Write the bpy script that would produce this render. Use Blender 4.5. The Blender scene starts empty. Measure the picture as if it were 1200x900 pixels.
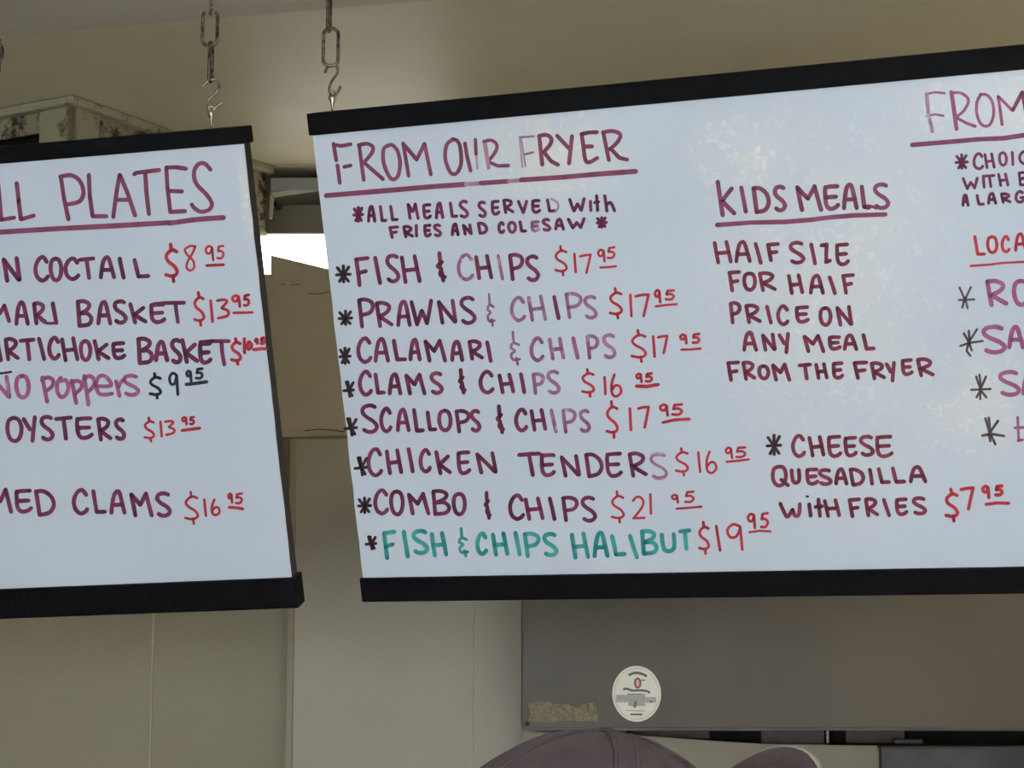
import bpy, bmesh, math, random
from mathutils import Vector, Matrix
random.seed(7)
C = bpy.context.scene.collection
SC = bpy.context.scene

# ------------------------------------------------------------------ camera
FPX = 2400.0
PITCH = math.atan(344 / FPX)
EYE = Vector((0, 0, 1.7))
cd = bpy.data.cameras.new('camera'); cam = bpy.data.objects.new('camera', cd); C.objects.link(cam)
cam.location = EYE; cam.rotation_euler = (math.pi / 2 + PITCH, 0, 0)
cd.sensor_width = 36; cd.lens = FPX / 1200 * 36; cd.clip_start = .05; cd.clip_end = 100
SC.camera = cam
# ------------------------------------------------------------------ world, lights, exposure
w = bpy.data.worlds.new('world'); SC.world = w; w.use_nodes = True
w.node_tree.nodes['Background'].inputs[0].default_value = (.80, .89, 1, 1)
w.node_tree.nodes['Background'].inputs[1].default_value = .5

def area(name, loc, size, energy, col, target=None, rot=None):
    l = bpy.data.lights.new(name, 'AREA'); l.shape = 'RECTANGLE'; l.size, l.size_y = size
    l.energy = energy; l.color = col
    o = bpy.data.objects.new(name, l); C.objects.link(o); o.location = loc
    if target is not None:
        o.rotation_euler = (Vector(target) - Vector(loc)).to_track_quat('-Z', 'Y').to_euler()
    else: o.rotation_euler = rot
    return o
# daylight entering by the glazed shop front behind the camera
area('window_daylight', (-.6, -2.95, 1.35), (4.6, 2.4), 268, (.84, .92, 1), rot=(math.radians(90), 0, 0))
# added fill for the gap wall and ceiling, unseen, off to the right
area('kitchen_fill', (1.9, 3.6, 2.80), (1.2, .6), 60, (1, .93, .80), rot=(0, 0, 0))
area('dining_light', (.3, .8, 2.82), (1.2, .6), 14, (1, .95, .86), rot=(0, 0, 0))
SC.view_settings.view_transform = 'Standard'; SC.view_settings.look = 'None'
SC.view_settings.exposure = 0.0; SC.view_settings.gamma = 1; SC.view_settings.use_curve_mapping = False

# ------------------------------------------------------------------ picture geometry
_F = Vector((0, math.cos(PITCH), math.sin(PITCH))); _U = Vector((0, -math.sin(PITCH), math.cos(PITCH))); _R = Vector((1, 0, 0))
def ray(x, y): return _R * ((x - 600) / FPX) + _F - _U * ((y - 450) / FPX)
def at(x, y, Y):
    r = ray(x, y); return EYE + r * (Y / r.y)
def atz(x, y, z):
    r = ray(x, y); return EYE + r * ((z - EYE.z) / r.z)
ZC = 2.85

# ------------------------------------------------------------------ materials
def lin(c):
    return tuple(((v / 255) / 12.92 if v / 255 <= .04045 else ((v / 255 + .055) / 1.055) ** 2.4) for v in c) + (1,)
def mat(name, c1, c2=None, scale=8, rough=.6, metal=0, bump=0, bscale=None, spots=None, spot_scale=3, spot_lo=.62, stretch=None, detail=4, spec=.5, coat=0):
    m = bpy.data.materials.new(name); m.use_nodes = True
    nt = m.node_tree; N = nt.nodes; L = nt.links; b = N['Principled BSDF']
    b.inputs['Roughness'].default_value = rough; b.inputs['Metallic'].default_value = metal
    b.inputs['Specular IOR Level'].default_value = spec; b.inputs['Coat Weight'].default_value = coat
    tc = N.new('ShaderNodeTexCoord'); mp = N.new('ShaderNodeMapping'); L.new(tc.outputs['Object'], mp.inputs[0])
    if stretch: mp.inputs['Scale'].default_value = stretch
    nz = N.new('ShaderNodeTexNoise'); nz.inputs['Scale'].default_value = scale; nz.inputs['Detail'].default_value = detail
    L.new(mp.outputs[0], nz.inputs['Vector'])
    cr = N.new('ShaderNodeValToRGB'); cr.color_ramp.elements[0].position = .35; cr.color_ramp.elements[1].position = .65
    cr.color_ramp.elements[0].color = lin(c1); cr.color_ramp.elements[1].color = lin(c2 or c1)
    L.new(nz.outputs['Fac'], cr.inputs[0]); out = cr.outputs[0]
    if spots:
        n2 = N.new('ShaderNodeTexNoise'); n2.inputs['Scale'].default_value = spot_scale; n2.inputs['Detail'].default_value = 6; n2.inputs['Roughness'].default_value = .7
        L.new(mp.outputs[0], n2.inputs['Vector'])
        r2 = N.new('ShaderNodeValToRGB'); r2.color_ramp.elements[0].position = spot_lo; r2.color_ramp.elements[1].position = spot_lo + .1
        r2.color_ramp.elements[0].color = (0, 0, 0, 1); r2.color_ramp.elements[1].color = (1, 1, 1, 1)
        L.new(n2.outputs['Fac'], r2.inputs[0])
        mx = N.new('ShaderNodeMix'); mx.data_type = 'RGBA'; L.new(r2.outputs[0], mx.inputs[0]); L.new(out, mx.inputs[6]); mx.inputs[7].default_value = lin(spots)
        out = mx.outputs[2]
    L.new(out, b.inputs['Base Color'])
    if bump:
        n3 = N.new('ShaderNodeTexNoise'); n3.inputs['Scale'].default_value = bscale or scale * 6; n3.inputs['Detail'].default_value = 5
        L.new(mp.outputs[0], n3.inputs['Vector'])
        bp = N.new('ShaderNodeBump'); bp.inputs['Strength'].default_value = bump; bp.inputs['Distance'].default_value = .01
        L.new(n3.outputs['Fac'], bp.inputs['Height']); L.new(bp.outputs[0], b.inputs['Normal'])
    return m

M = {}
M['ceiling'] = mat('ceiling_paint', (205, 198, 167), (213, 206, 177), 3, .46, bump=.05, bscale=90, spots=(200, 192, 160), spot_scale=20, spot_lo=.66)
M['ceiling2'] = mat('ceiling_grey', (196, 188, 172), (202, 194, 178), 3, .7)
M['wall'] = mat('wall_paint', (144, 132, 103), (151, 139, 110), 2.5, .5, bump=.06, bscale=70)
M['wall_r'] = mat('wall_panel_paint', (161, 151, 128), (169, 159, 138), 2.2, .45, bump=.06, bscale=60)
M['gap'] = mat('olive_wall_paint', (180, 169, 136), (190, 180, 150), 3, .6, bump=.06, bscale=70, spots=(176, 162, 130), spot_scale=9)
M['gap_b'] = mat('beige_splash_paint', (140, 130, 106), (150, 140, 116), 5, .5)
M['seam'] = mat('seam_strip', (178, 172, 150), (190, 184, 164), 30, .5)
M['floor'] = mat('floor_tile', (160, 152, 140), (176, 168, 154), 6, .4)
M['side'] = mat('side_wall_paint', (150, 148, 138), (160, 157, 148), 3, .7)
M['rail'] = mat('black_rail', (9, 9, 12), (14, 14, 18), 60, .6, spec=.1, bump=.15, bscale=500)
M['core'] = mat('black_core', (24, 22, 24), (42, 34, 34), 30, .7)
M['steel'] = mat('brushed_steel', (63, 55, 41), (76, 67, 53), 2.2, .45, metal=.2, bump=.02, bscale=200, stretch=(1, 1, .35))
M['steel_dk'] = mat('dark_steel', (62, 58, 56), (84, 78, 74), 8, .45, metal=.5)
M['galv'] = mat('galvanised_wire', (70, 62, 52), (150, 142, 126), 120, .35, metal=.9)
M['galv2'] = mat('bright_wire', (120, 110, 94), (190, 182, 165), 90, .3, metal=.9)
M['grime'] = mat('grimy_paint', (138, 128, 100), (152, 142, 114), 9, .7, spots=(36, 30, 22), spot_scale=22, spot_lo=.47, bump=.2, bscale=120)
M['grime_lt'] = mat('yellowed_paint', (150, 141, 112), (162, 153, 124), 9, .6, spots=(90, 80, 60), spot_scale=22, spot_lo=.56)
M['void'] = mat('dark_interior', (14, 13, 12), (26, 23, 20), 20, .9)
M['brown'] = mat('greasy_brown_metal', (66, 52, 44), (84, 68, 58), 25, .5, metal=.2)
M['cap'] = mat('washed_cap_cloth', (66, 59, 61), (78, 71, 72), 30, .95, bump=.5, bscale=900, spec=.1)
M['cap_seam'] = mat('cap_seam_thread', (62, 52, 58), (74, 62, 68), 60, .95, spec=.1)
M['cap_edge'] = mat('worn_brim_edge', (112, 106, 100), (130, 124, 118), 60, .9, spec=.1)
M['skin'] = mat('skin', (196, 150, 124), (206, 160, 134), 12, .5)
M['hair'] = mat('hair', (44, 32, 26), (58, 42, 34), 60, .6)
M['shirt'] = mat('shirt_cloth', (60, 66, 78), (70, 76, 88), 50, .9)
M['trousers'] = mat('trouser_cloth', (40, 44, 58), (50, 54, 68), 50, .9)
M['shoe'] = mat('shoe_leather', (30, 28, 28), (40, 36, 34), 40, .5)
M['stk'] = mat('sticker_paper', (212, 208, 192), (222, 218, 204), 30, .5)
M['stk_ring'] = mat('sticker_rim_print', (196, 178, 164), (204, 188, 176), 30, .5)
M['stk_dark'] = mat('sticker_dark_print', (70, 72, 66), (96, 96, 88), 300, .5)
M['stk_grey'] = mat('sticker_grey_print', (150, 148, 142), (168, 166, 158), 200, .5)
M['stk_red'] = mat('sticker_red_print', (120, 44, 66), (134, 56, 76), 100, .5)
M['stk_pink'] = mat('sticker_pink_print', (214, 170, 170), None, 100, .5)
M['residue'] = mat('label_residue', (112, 102, 80), (138, 128, 104), 130, .8, bump=.3, bscale=400, spots=(92, 82, 64), spot_scale=110, spot_lo=.5)
M['alu'] = mat('window_frame_aluminium', (150, 150, 150), (165, 165, 165), 20, .4, metal=.6)

def emis(name, col, s):
    m = bpy.data.materials.new(name); m.use_nodes = True; b = m.node_tree.nodes['Principled BSDF']
    b.inputs['Base Color'].default_value = (.9, .9, .88, 1)
    b.inputs['Emission Color'].default_value = col; b.inputs['Emission Strength'].default_value = s; return m
M['lamp'] = emis('lit_lamp_diffuser', (1, .955, .86, 1), 6)
g = bpy.data.materials.new('window_glass'); g.use_nodes = True
gb = g.node_tree.nodes['Principled BSDF']; gb.inputs['Transmission Weight'].default_value = 1; gb.inputs['Roughness'].default_value = 0; gb.inputs['IOR'].default_value = 1.02
M['glass'] = g

def board_mat(name, crinkle_glare):
    """white laminate: smooth gloss with crinkled clear film whose bumps catch the window, plus glare painted in the colour"""
    m = bpy.data.materials.new(name); m.use_nodes = True
    nt = m.node_tree; N = nt.nodes; L = nt.links; b = N['Principled BSDF']
    tc = N.new('ShaderNodeTexCoord')
    nz = N.new('ShaderNodeTexNoise'); nz.inputs['Scale'].default_value = 3; nz.inputs['Detail'].default_value = 3; L.new(tc.outputs['Object'], nz.inputs['Vector'])
    cr = N.new('ShaderNodeValToRGB'); cr.color_ramp.elements[0].position = .3; cr.color_ramp.elements[1].position = .7
    cr.color_ramp.elements[0].color = lin((201, 210, 222)); cr.color_ramp.elements[1].color = lin((208, 216, 226))
    L.new(nz.outputs['Fac'], cr.inputs[0]); out = cr.outputs[0]
    b.inputs['Roughness'].default_value = .42; b.inputs['Specular IOR Level'].default_value = .3
    if crinkle_glare:
        # where the film is creased and its glare painted in: two regions, given in board coordinates (metres)
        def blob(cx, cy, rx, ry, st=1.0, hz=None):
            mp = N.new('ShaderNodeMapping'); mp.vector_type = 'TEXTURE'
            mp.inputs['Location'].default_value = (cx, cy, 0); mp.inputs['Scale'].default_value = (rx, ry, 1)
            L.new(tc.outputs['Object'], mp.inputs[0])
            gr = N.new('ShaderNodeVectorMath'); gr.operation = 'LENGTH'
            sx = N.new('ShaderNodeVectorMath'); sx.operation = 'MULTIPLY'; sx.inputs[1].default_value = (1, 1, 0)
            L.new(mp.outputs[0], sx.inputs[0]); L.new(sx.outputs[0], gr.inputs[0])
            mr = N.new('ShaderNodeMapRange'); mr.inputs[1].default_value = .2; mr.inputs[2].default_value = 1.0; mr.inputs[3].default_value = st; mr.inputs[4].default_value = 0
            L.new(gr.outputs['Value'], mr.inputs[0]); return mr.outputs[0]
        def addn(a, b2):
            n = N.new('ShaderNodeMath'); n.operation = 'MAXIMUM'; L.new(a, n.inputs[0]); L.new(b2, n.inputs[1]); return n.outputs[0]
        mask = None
        for q in crinkle_glare:
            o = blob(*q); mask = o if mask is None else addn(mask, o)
        # crinkle height field
        n1 = N.new('ShaderNodeTexNoise'); n1.inputs['Scale'].default_value = 42; n1.inputs['Detail'].default_value = 5; n1.inputs['Distortion'].default_value = 1.2
        L.new(tc.outputs['Object'], n1.inputs['Vector'])
        n2 = N.new('ShaderNodeTexNoise'); n2.inputs['Scale'].default_value = 48; n2.inputs['Detail'].default_value = 6; n2.inputs['Distortion'].default_value = 1.6
        L.new(tc.outputs['Object'], n2.inputs['Vector'])
        # white glare flecks on the film, painted into the base colour
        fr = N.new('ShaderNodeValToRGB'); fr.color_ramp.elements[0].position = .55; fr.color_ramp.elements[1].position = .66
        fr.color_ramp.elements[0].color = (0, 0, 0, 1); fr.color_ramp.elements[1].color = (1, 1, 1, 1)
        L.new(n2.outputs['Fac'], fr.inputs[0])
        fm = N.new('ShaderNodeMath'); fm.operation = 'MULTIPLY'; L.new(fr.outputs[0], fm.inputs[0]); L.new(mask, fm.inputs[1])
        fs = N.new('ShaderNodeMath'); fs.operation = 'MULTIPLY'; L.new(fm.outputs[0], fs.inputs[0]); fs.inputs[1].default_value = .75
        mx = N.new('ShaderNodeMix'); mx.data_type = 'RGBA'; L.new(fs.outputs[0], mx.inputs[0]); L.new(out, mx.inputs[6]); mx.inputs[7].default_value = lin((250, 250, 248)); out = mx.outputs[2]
        n4 = N.new('ShaderNodeTexNoise'); n4.inputs['Scale'].default_value = 11; n4.inputs['Detail'].default_value = 4; n4.inputs['Distortion'].default_value = .6  # broad warm-white reflection haze, put into the base colour
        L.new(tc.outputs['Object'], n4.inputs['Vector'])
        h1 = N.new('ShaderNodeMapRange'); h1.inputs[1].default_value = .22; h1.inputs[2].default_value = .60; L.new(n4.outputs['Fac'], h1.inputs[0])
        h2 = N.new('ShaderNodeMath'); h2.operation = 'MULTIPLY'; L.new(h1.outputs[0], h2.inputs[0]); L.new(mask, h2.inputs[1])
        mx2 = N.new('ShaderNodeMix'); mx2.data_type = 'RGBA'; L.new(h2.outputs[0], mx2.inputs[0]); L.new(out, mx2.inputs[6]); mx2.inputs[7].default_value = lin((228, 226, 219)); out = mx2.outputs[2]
        b.inputs['Coat Weight'].default_value = .7; b.inputs['Coat Roughness'].default_value = .22
        L.new(mask, b.inputs['Coat Weight'])
        bp = N.new('ShaderNodeBump'); bp.inputs['Distance'].default_value = .004
        sm = N.new('ShaderNodeMath'); sm.operation = 'MULTIPLY'; L.new(mask, sm.inputs[0]); sm.inputs[1].default_value = .8
        L.new(sm.outputs[0], bp.inputs['Strength']); L.new(n1.outputs['Fac'], bp.inputs['Height'])
        L.new(bp.outputs[0], b.inputs['Coat Normal'])
    L.new(out, b.inputs['Base Color'])
    return m

def ink(name, c1, c2, scale=45, rough=.5, fade=None, fade_lo=.56):
    return mat(name, c1, c2, scale, rough, spots=fade, spot_scale=70, spot_lo=fade_lo, spec=.25, stretch=(1, .35, 1))
M['ink_m'] = ink('maroon_ink', (96, 42, 68), (140, 64, 98))
M['ink_w'] = ink('warm_maroon_ink', (112, 44, 64), (150, 66, 88))
M['ink_h'] = ink('worn_maroon_ink', (128, 62, 90), (148, 80, 108))
M['ink_f'] = ink('faint_maroon_ink', (150, 90, 124), (172, 124, 152), fade=(196, 170, 188))
M['ink_p'] = ink('pink_maroon_ink', (160, 84, 124), (176, 106, 144), fade=(192, 140, 168), fade_lo=.6)
M['ink_v'] = ink('rubbed_maroon_ink', (168, 120, 142), (190, 156, 174), fade=(212, 200, 212), fade_lo=.55)
M['ink_r'] = ink('red_ink', (178, 44, 58), (206, 66, 78))
M['ink_t'] = ink('teal_ink', (34, 140, 138), (78, 176, 170))
M['ink_k'] = ink('black_ink', (40, 42, 52), (54, 54, 64))
M['ink_b'] = ink('brown_black_ink', (52, 38, 44), (78, 56, 62), fade=(104, 80, 84), fade_lo=.6)
M['ink_g'] = ink('grey_brown_ink', (78, 68, 72), (104, 92, 94), fade=(140, 128, 130), fade_lo=.58)

# ------------------------------------------------------------------ mesh helpers
def link(name, bm, m, parent=None, smooth=False, mw=None):
    bmesh.ops.recalc_face_normals(bm, faces=bm.faces)
    me = bpy.data.meshes.new(name); bm.to_mesh(me); bm.free(); me.materials.append(m)
    if smooth:
        for p in me.polygons: p.use_smooth = True
    o = bpy.data.objects.new(name, me); C.objects.link(o)
    if parent is not None: o.parent = parent
    if mw is not None: o.matrix_local = mw
    return o
def empty(name, label, cat, loc=(0, 0, 0), group=None, mw=None):
    o = bpy.data.objects.new(name, None); C.objects.link(o); o.location = loc
    if mw is not None: o.matrix_world = mw
    o['label'] = label; o['category'] = cat; o.empty_display_size = .05
    if group: o['group'] = group
    return o
def tag(o, label, cat, group=None):
    o['label'] = label; o['category'] = cat
    if group: o['group'] = group
    return o
def struct(name, bm, m, parent=None, label=None):
    o = link(name, bm, m, parent)
    if parent is None:
        o['kind'] = 'structure'
        if label: o['label'] = label
    return o
def hexa(bm, p):            # p: 8 points, bottom ring then top ring
    v = [bm.verts.new(q) for q in p]
    for f in ((0, 1, 2, 3), (7, 6, 5, 4), (0, 4, 5, 1), (1, 5, 6, 2), (2, 6, 7, 3), (3, 7, 4, 0)): bm.faces.new([v[i] for i in f])
    return v
def box(bm, a, b):
    (x0, y0, z0), (x1, y1, z1) = a, b
    return hexa(bm, [(x0, y0, z0), (x1, y0, z0), (x1, y1, z0), (x0, y1, z0), (x0, y0, z1), (x1, y0, z1), (x1, y1, z1), (x0, y1, z1)])
def bevel(bm, w, seg=2):
    bmesh.ops.bevel(bm, geom=list(bm.edges), offset=w, segments=seg, affect='EDGES', profile=.7)
def B(a, b, bw=0, seg=2):
    bm = bmesh.new(); box(bm, a, b)
    if bw: bevel(bm, bw, seg)
    return bm
def prism(pts, thick, nrm):  # planar polygon extruded along nrm*thick
    bm = bmesh.new(); n = Vector(nrm) * thick
    a = [bm.verts.new(Vector(p)) for p in pts]; b = [bm.verts.new(Vector(p) + n) for p in pts]
    bm.faces.new(a); bm.faces.new(b[::-1])
    for i in range(len(a)): bm.faces.new([a[i], a[(i + 1) % len(a)], b[(i + 1) % len(a)], b[i]])
    return bm
def catmull(P, n=6, closed=False):
    out = []; k = len(P); rng = k if closed else k - 1
    for i in range(rng):
        if closed: p0, p1, p2, p3 = P[(i - 1) % k], P[i], P[(i + 1) % k], P[(i + 2) % k]
        else: p0, p1, p2, p3 = P[max(i - 1, 0)], P[i], P[i + 1], P[min(i + 2, k - 1)]
        for j in range(n):
            t = j / n
            out.append(tuple(.5 * (2 * b + (c - a) * t + (2 * a - 5 * b + 4 * c - d) * t * t + (3 * b - a - 3 * c + d) * t ** 3) for a, b, c, d in zip(p0, p1, p2, p3)))
    if not closed: out.append(tuple(P[-1]))
    return out
def tube(bm, pts, r, seg=10, closed=False, cap=True):
    pts = [Vector(p) for p in pts]; n = len(pts); rings = []
    t0 = (pts[1] - pts[0]).normalized()
    up = Vector((0, 0, 1)) if abs(t0.z) < .9 else Vector((0, 1, 0))
    nrm = (up - t0 * up.dot(t0)).normalized()
    for i, p in enumerate(pts):
        if closed: t = (pts[(i + 1) % n] - pts[i - 1]).normalized()
        else: t = (pts[min(i + 1, n - 1)] - pts[max(i - 1, 0)]).normalized()
        nrm = (nrm - t * nrm.dot(t)).normalized(); bi = t.cross(nrm)
        rr = r(i / (n - 1)) if callable(r) else r
        rings.append([bm.verts.new(p + (nrm * math.cos(a) + bi * math.sin(a)) * rr) for a in [2 * math.pi * k / seg for k in range(seg)]])
    m = n if closed else n - 1
    for i in range(m):
        A, Bq = rings[i], rings[(i + 1) % n]
        for k in range(seg): bm.faces.new([A[k], A[(k + 1) % seg], Bq[(k + 1) % seg], Bq[k]])
    if not closed and cap: bm.faces.new(rings[0][::-1]); bm.faces.new(rings[-1])
def lathe(bm, prof, seg=24, origin=(0, 0, 0)):
    O = Vector(origin); rings = []
    for (r, z) in prof:
        rings.append([bm.verts.new(O + Vector((r * math.cos(a), r * math.sin(a), z))) for a in [2 * math.pi * k / seg for k in range(seg)]])
    for A, Bq in zip(rings, rings[1:]):
        for k in range(seg): bm.faces.new([A[k], A[(k + 1) % seg], Bq[(k + 1) % seg], Bq[k]])
    bm.faces.new(rings[0][::-1]); bm.faces.new(rings[-1])

# ------------------------------------------------------------------ the room
YW = 4.70      # back wall of the kitchen
XL, XR, YF = -3.4, 3.4, -2.8
struct('floor', B((XL, YF, -.05), (XR, YW + .1, 0)), M['floor'])
# far, olive part of the ceiling and the greyer near part; a straight tone edge between them
pa, pb = atz(-400, 76, ZC), atz(560, -4, ZC)
def edge_y(x): return pa.y + (pb.y - pa.y) * (x - pa.x) / (pb.x - pa.x)
yl, yr = edge_y(XL), edge_y(XR)
bm = bmesh.new(); hexa(bm, [(XL, yl, ZC), (XR, yr, ZC), (XR, YW + .1, ZC), (XL, YW + .1, ZC), (XL, yl, ZC + .06), (XR, yr, ZC + .06), (XR, YW + .1, ZC + .06), (XL, YW + .1, ZC + .06)])
struct('ceiling', bm, M['ceiling'])
bm = bmesh.new(); hexa(bm, [(XL, YF, ZC), (XR, YF, ZC), (XR, yr, ZC), (XL, yl, ZC), (XL, YF, ZC + .06), (XR, YF, ZC + .06), (XR, yr, ZC + .06), (XL, yl, ZC + .06)])
struct('ceiling', bm, M['ceiling2'])
wall = struct('wall_back', B((XL, YW, 0), (XR, YW + .1, ZC)), M['wall'])
struct('wall_left', B((XL - .1, YF, 0), (XL, YW + .1, ZC)), M['side'])
struct('wall_right', B((XR, YF, 0), (XR + .1, YW + .1, ZC)), M['side'])
# front wall with the glazed opening behind the camera
wx0, wx1, wz0, wz1 = -2.9, 1.7, .12, 2.55
bm = bmesh.new()
box(bm, (XL, YF - .1, 0), (wx0, YF, ZC)); box(bm, (wx1, YF - .1, 0), (XR, YF, ZC))
box(bm, (wx0, YF - .1, 0), (wx1, YF, wz0)); box(bm, (wx0, YF - .1, wz1), (wx1, YF, ZC))
struct('wall_front', bm, M['side'])
bm = bmesh.new()
for i in range(4):
    x = wx0 + (wx1 - wx0 - .05) * i / 3; box(bm, (x, YF - .09, wz0), (x + .05, YF - .03, wz1))
box(bm, (wx0, YF - .09, wz0), (wx1, YF - .03, wz0 + .05)); box(bm, (wx0, YF - .09, wz1 - .05), (wx1, YF - .03, wz1))
win = struct('window_1', bm, M['alu'])
for i in range(3):
    x = wx0 + (wx1 - wx0 - .05) * i / 3
    link('pane', B((x + .052, YF - .063, wz0 + .052), (x + (wx1 - wx0 - .05) / 3 - .002, YF - .057, wz1 - .052)), M['glass'], win)

# wall seam strips (cover strips of the wall panels)
def seam(x, ytop, Y, parent, zb=.0, wd=.004):
    p = at(x, ytop, Y); o = link('seam_strip', B((p.x - wd / 2, Y - .003, zb), (p.x + wd / 2, Y + .002, p.z), .001, 1), M['seam'], parent); return o
seam(184, 560, YW, wall)
# lighter wall chase that stands proud on the right, its top a ledge seen between the two boards
YP = 4.55
pc = at(343, 514, YP); px1 = at(1033, 700, YP).x
chase = struct('wall_chase', B((pc.x, YP, 0), (XR, YW, pc.z), .003, 2), M['wall_r'])
chase.name = 'trim_1'
seam(555, 560, YP, chase, wd=.003)
# corner strip on the chase edge
link('corner_strip', B((pc.x - .006, YP - .006, 0), (pc.x + .010, YP + .004, pc.z), .003, 2), M['wall'], chase)

# ------------------------------------------------------------------ exhaust hood
YH = 4.10
h0 = at(612, 854, YH); hz = h0.z; hx0 = h0.x; hx1 = 2.2; htop = hz + .62
hood = empty('exhaust_hood', 'long stainless steel exhaust hood on the kitchen wall under the right menu board', 'hood', (hx0, YH, hz))
def HL(bm): bmesh.ops.translate(bm, verts=bm.verts, vec=-Vector((hx0, YH, hz))); return bm
bm = bmesh.new(); box(bm, (hx0, YH, hz), (hx1, YH + .012, htop)); bevel(bm, .003, 2)
link('front_panel', HL(bm), M['steel'], hood)
link('side_panel', HL(B((hx0, YH + .012, hz), (hx0 + .01, YP - .002, htop))), M['steel'], hood)
link('top_panel', HL(B((hx0, YH, htop), (hx1, YP - .002, htop + .01))), M['steel'], hood)
link('bottom_lip', HL(B((hx0, YH - .004, hz - .004), (hx1, YH + .03, hz + .003), .002)), M['steel_dk'], hood)
bm = bmesh.new(); bmesh.ops.create_uvsphere(bm, u_segments=12, v_segments=8, radius=.0045)
p = at(618, 848, YH); bmesh.ops.translate(bm, verts=bm.verts, vec=(p.x, YH - .001, p.z)); link('rivet', HL(bm), M['void'], hood)
# filter row hanging in the dark underside: blocks seen just below the lip
YB = YP - .05
def slab(name, x0, y0, x1, y1, Y, m, par, dy=.04):
    a, b = at(x0, y1, Y), at(x1, y0, Y); return link(name, HL(B((a.x, Y, a.z), (b.x, Y + dy, b.z), .002, 1)), m, par)
slab('grease_tray', 740, 846, 832, 866, YB - .02, M['brown'], hood)
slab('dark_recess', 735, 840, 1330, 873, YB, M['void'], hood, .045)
slab('filter_end', 892, 845, 966, 874, YB - .03, M['brown'], hood)
slab('filter_end', 991, 845, 1060, 871.5, YB - .03, M['brown'], hood)
slab('edge_strip', 969, 845, 971.5, 871, YB - .05, M['seam'], hood, .01)
slab('pipe_cover', 1048, 866, 1082, 872, YB - .06, M['steel_dk'], hood, .02)

# beige splash panel with a sloping top edge, standing off the wall under the hood
Ys = YB - .09
pts = [at(612, 858, Ys), at(742, 861.5, Ys), at(832, 868, Ys), at(898, 872, Ys), at(1033, 874, Ys), at(1033, 1400, Ys), at(612, 1400, Ys)]
for q in pts: q.y = Ys
sp = link('splash_panel', prism(pts, .012, (0, 1, 0)), M['gap_b'])
tag(sp, 'beige splash panel on the kitchen wall below the exhaust hood, behind the cap', 'wall panel')
a, b = at(1033, 875, Ys - .04), at(1420, 1500, Ys - .04)
eq = empty('steel_cabinet', 'dark steel cabinet at the lower right corner, below the exhaust hood', 'cabinet', (a.x, a.y, 0))
def EL(bm): bmesh.ops.translate(bm, verts=bm.verts, vec=(-a.x, -a.y, 0)); return bm
link('body', EL(B((a.x, a.y, .0), (b.x, a.y + .035, a.z - .002), .003)), M['steel_dk'], eq)
link('top_trim', EL(B((a.x - .003, a.y - .006, a.z - .004), (b.x, a.y + .035, a.z + .001), .001, 1)), M['steel'], eq)

# inspection sticker on the hood
c = at(746, 813, YH); sy = YH - .0012
def ell(cx, cy, rx, ry, m, name, par, k, th=.0004, n=40):
    O = at(cx, cy, YH); s = YH / FPX * 1.0
    pts = [Vector((O.x - c.x + rx * s * math.cos(t), -k, O.z - c.z + ry * s * math.sin(t))) for t in [2 * math.pi * i / n for i in range(n)]]
    return link(name, prism(pts, th, (0, 1, 0)), m, par)
stick = empty('inspection_sticker', 'round white inspection sticker on the front of the steel hood', 'sticker', (c.x, YH - .0002, c.z))
ell(746, 813, 28.3, 32, M['stk'], 'paper', stick, .0006, .0006)
def ribs(cx, cy, pts, wd, m, name, k=.0012):
    bm = bmesh.new(); s = YH / FPX
    P = [Vector(((x - 746) * s, -k, -(y - 813) * s)) for x, y in pts]
    for i in range(len(P) - 1):
        d = (P[i + 1] - P[i]).normalized(); n = Vector((-d.z, 0, d.x)) * wd * s / 2
        f = [bm.verts.new(q) for q in (P[i] - n, P[i + 1] - n, P[i + 1] + n, P[i] + n)]; bm.faces.new(f)
    return link(name, bm, m, stick)
ring = [(746 + 25.8 * math.cos(t), 813 + 29.3 * math.sin(t)) for t in [2 * math.pi * i / 48 for i in range(49)]]
ribs(0, 0, ring, 1.2, M['stk_ring'], 'rim_print')
ribs(0, 0, catmull([(737, 792), (741, 789.8), (746, 789), (752, 790), (758, 793)], 4), 3.0, M['stk_dark'], 'arched_print')
ribs(0, 0, [(751, 797.4), (756, 797.4)], 1.3, M['stk_dark'], 'small_print')
ell(747.3, 800.5, 4.3, 6.3, M['stk_red'], 'oval_print', stick, .0012, .0003)
ell(747.3, 800.5, 1.9, 4.2, M['stk_pink'], 'oval_centre', stick, .0016, .0003)
ribs(0, 0, catmull([(730.5, 808.4), (734, 807), (741, 809.3), (750, 809), (758, 810), (761.5, 812)], 4), 2.6, M['stk_dark'], 'wavy_print')
ribs(0, 0, [(722, 818.4), (736, 818.4)], 8.5, M['stk_grey'], 'grey_band')
ribs(0, 0, [(736, 820), (756, 820)], 14, M['stk_grey'], 'grey_band', .0010)
ribs(0, 0, [(756, 820), (768.6, 820)], 6.5, M['stk_grey'], 'grey_band')
ribs(0, 0, [(735, 813.4), (753, 813.4)], .9, M['stk_dark'], 'small_print')
ribs(0, 0, catmull([(744.5, 822), (742.5, 827), (744, 828.5), (745.5, 825), (744, 821)], 3), 1.6, M['stk_dark'], 'small_emblem', .0016)
ribs(0, 0, [(761.5, 821.5), (764.3, 822.5)], 2.2, M['stk_dark'], 'small_print', .0016)
ribs(0, 0, [(734, 832.2), (755, 832.6)], 1.1, M['stk_grey'], 'small_print')
ribs(0, 0, [(738.5, 836.6), (752.5, 836.8)], 2.0, M['stk_dark'], 'small_print')
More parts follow.
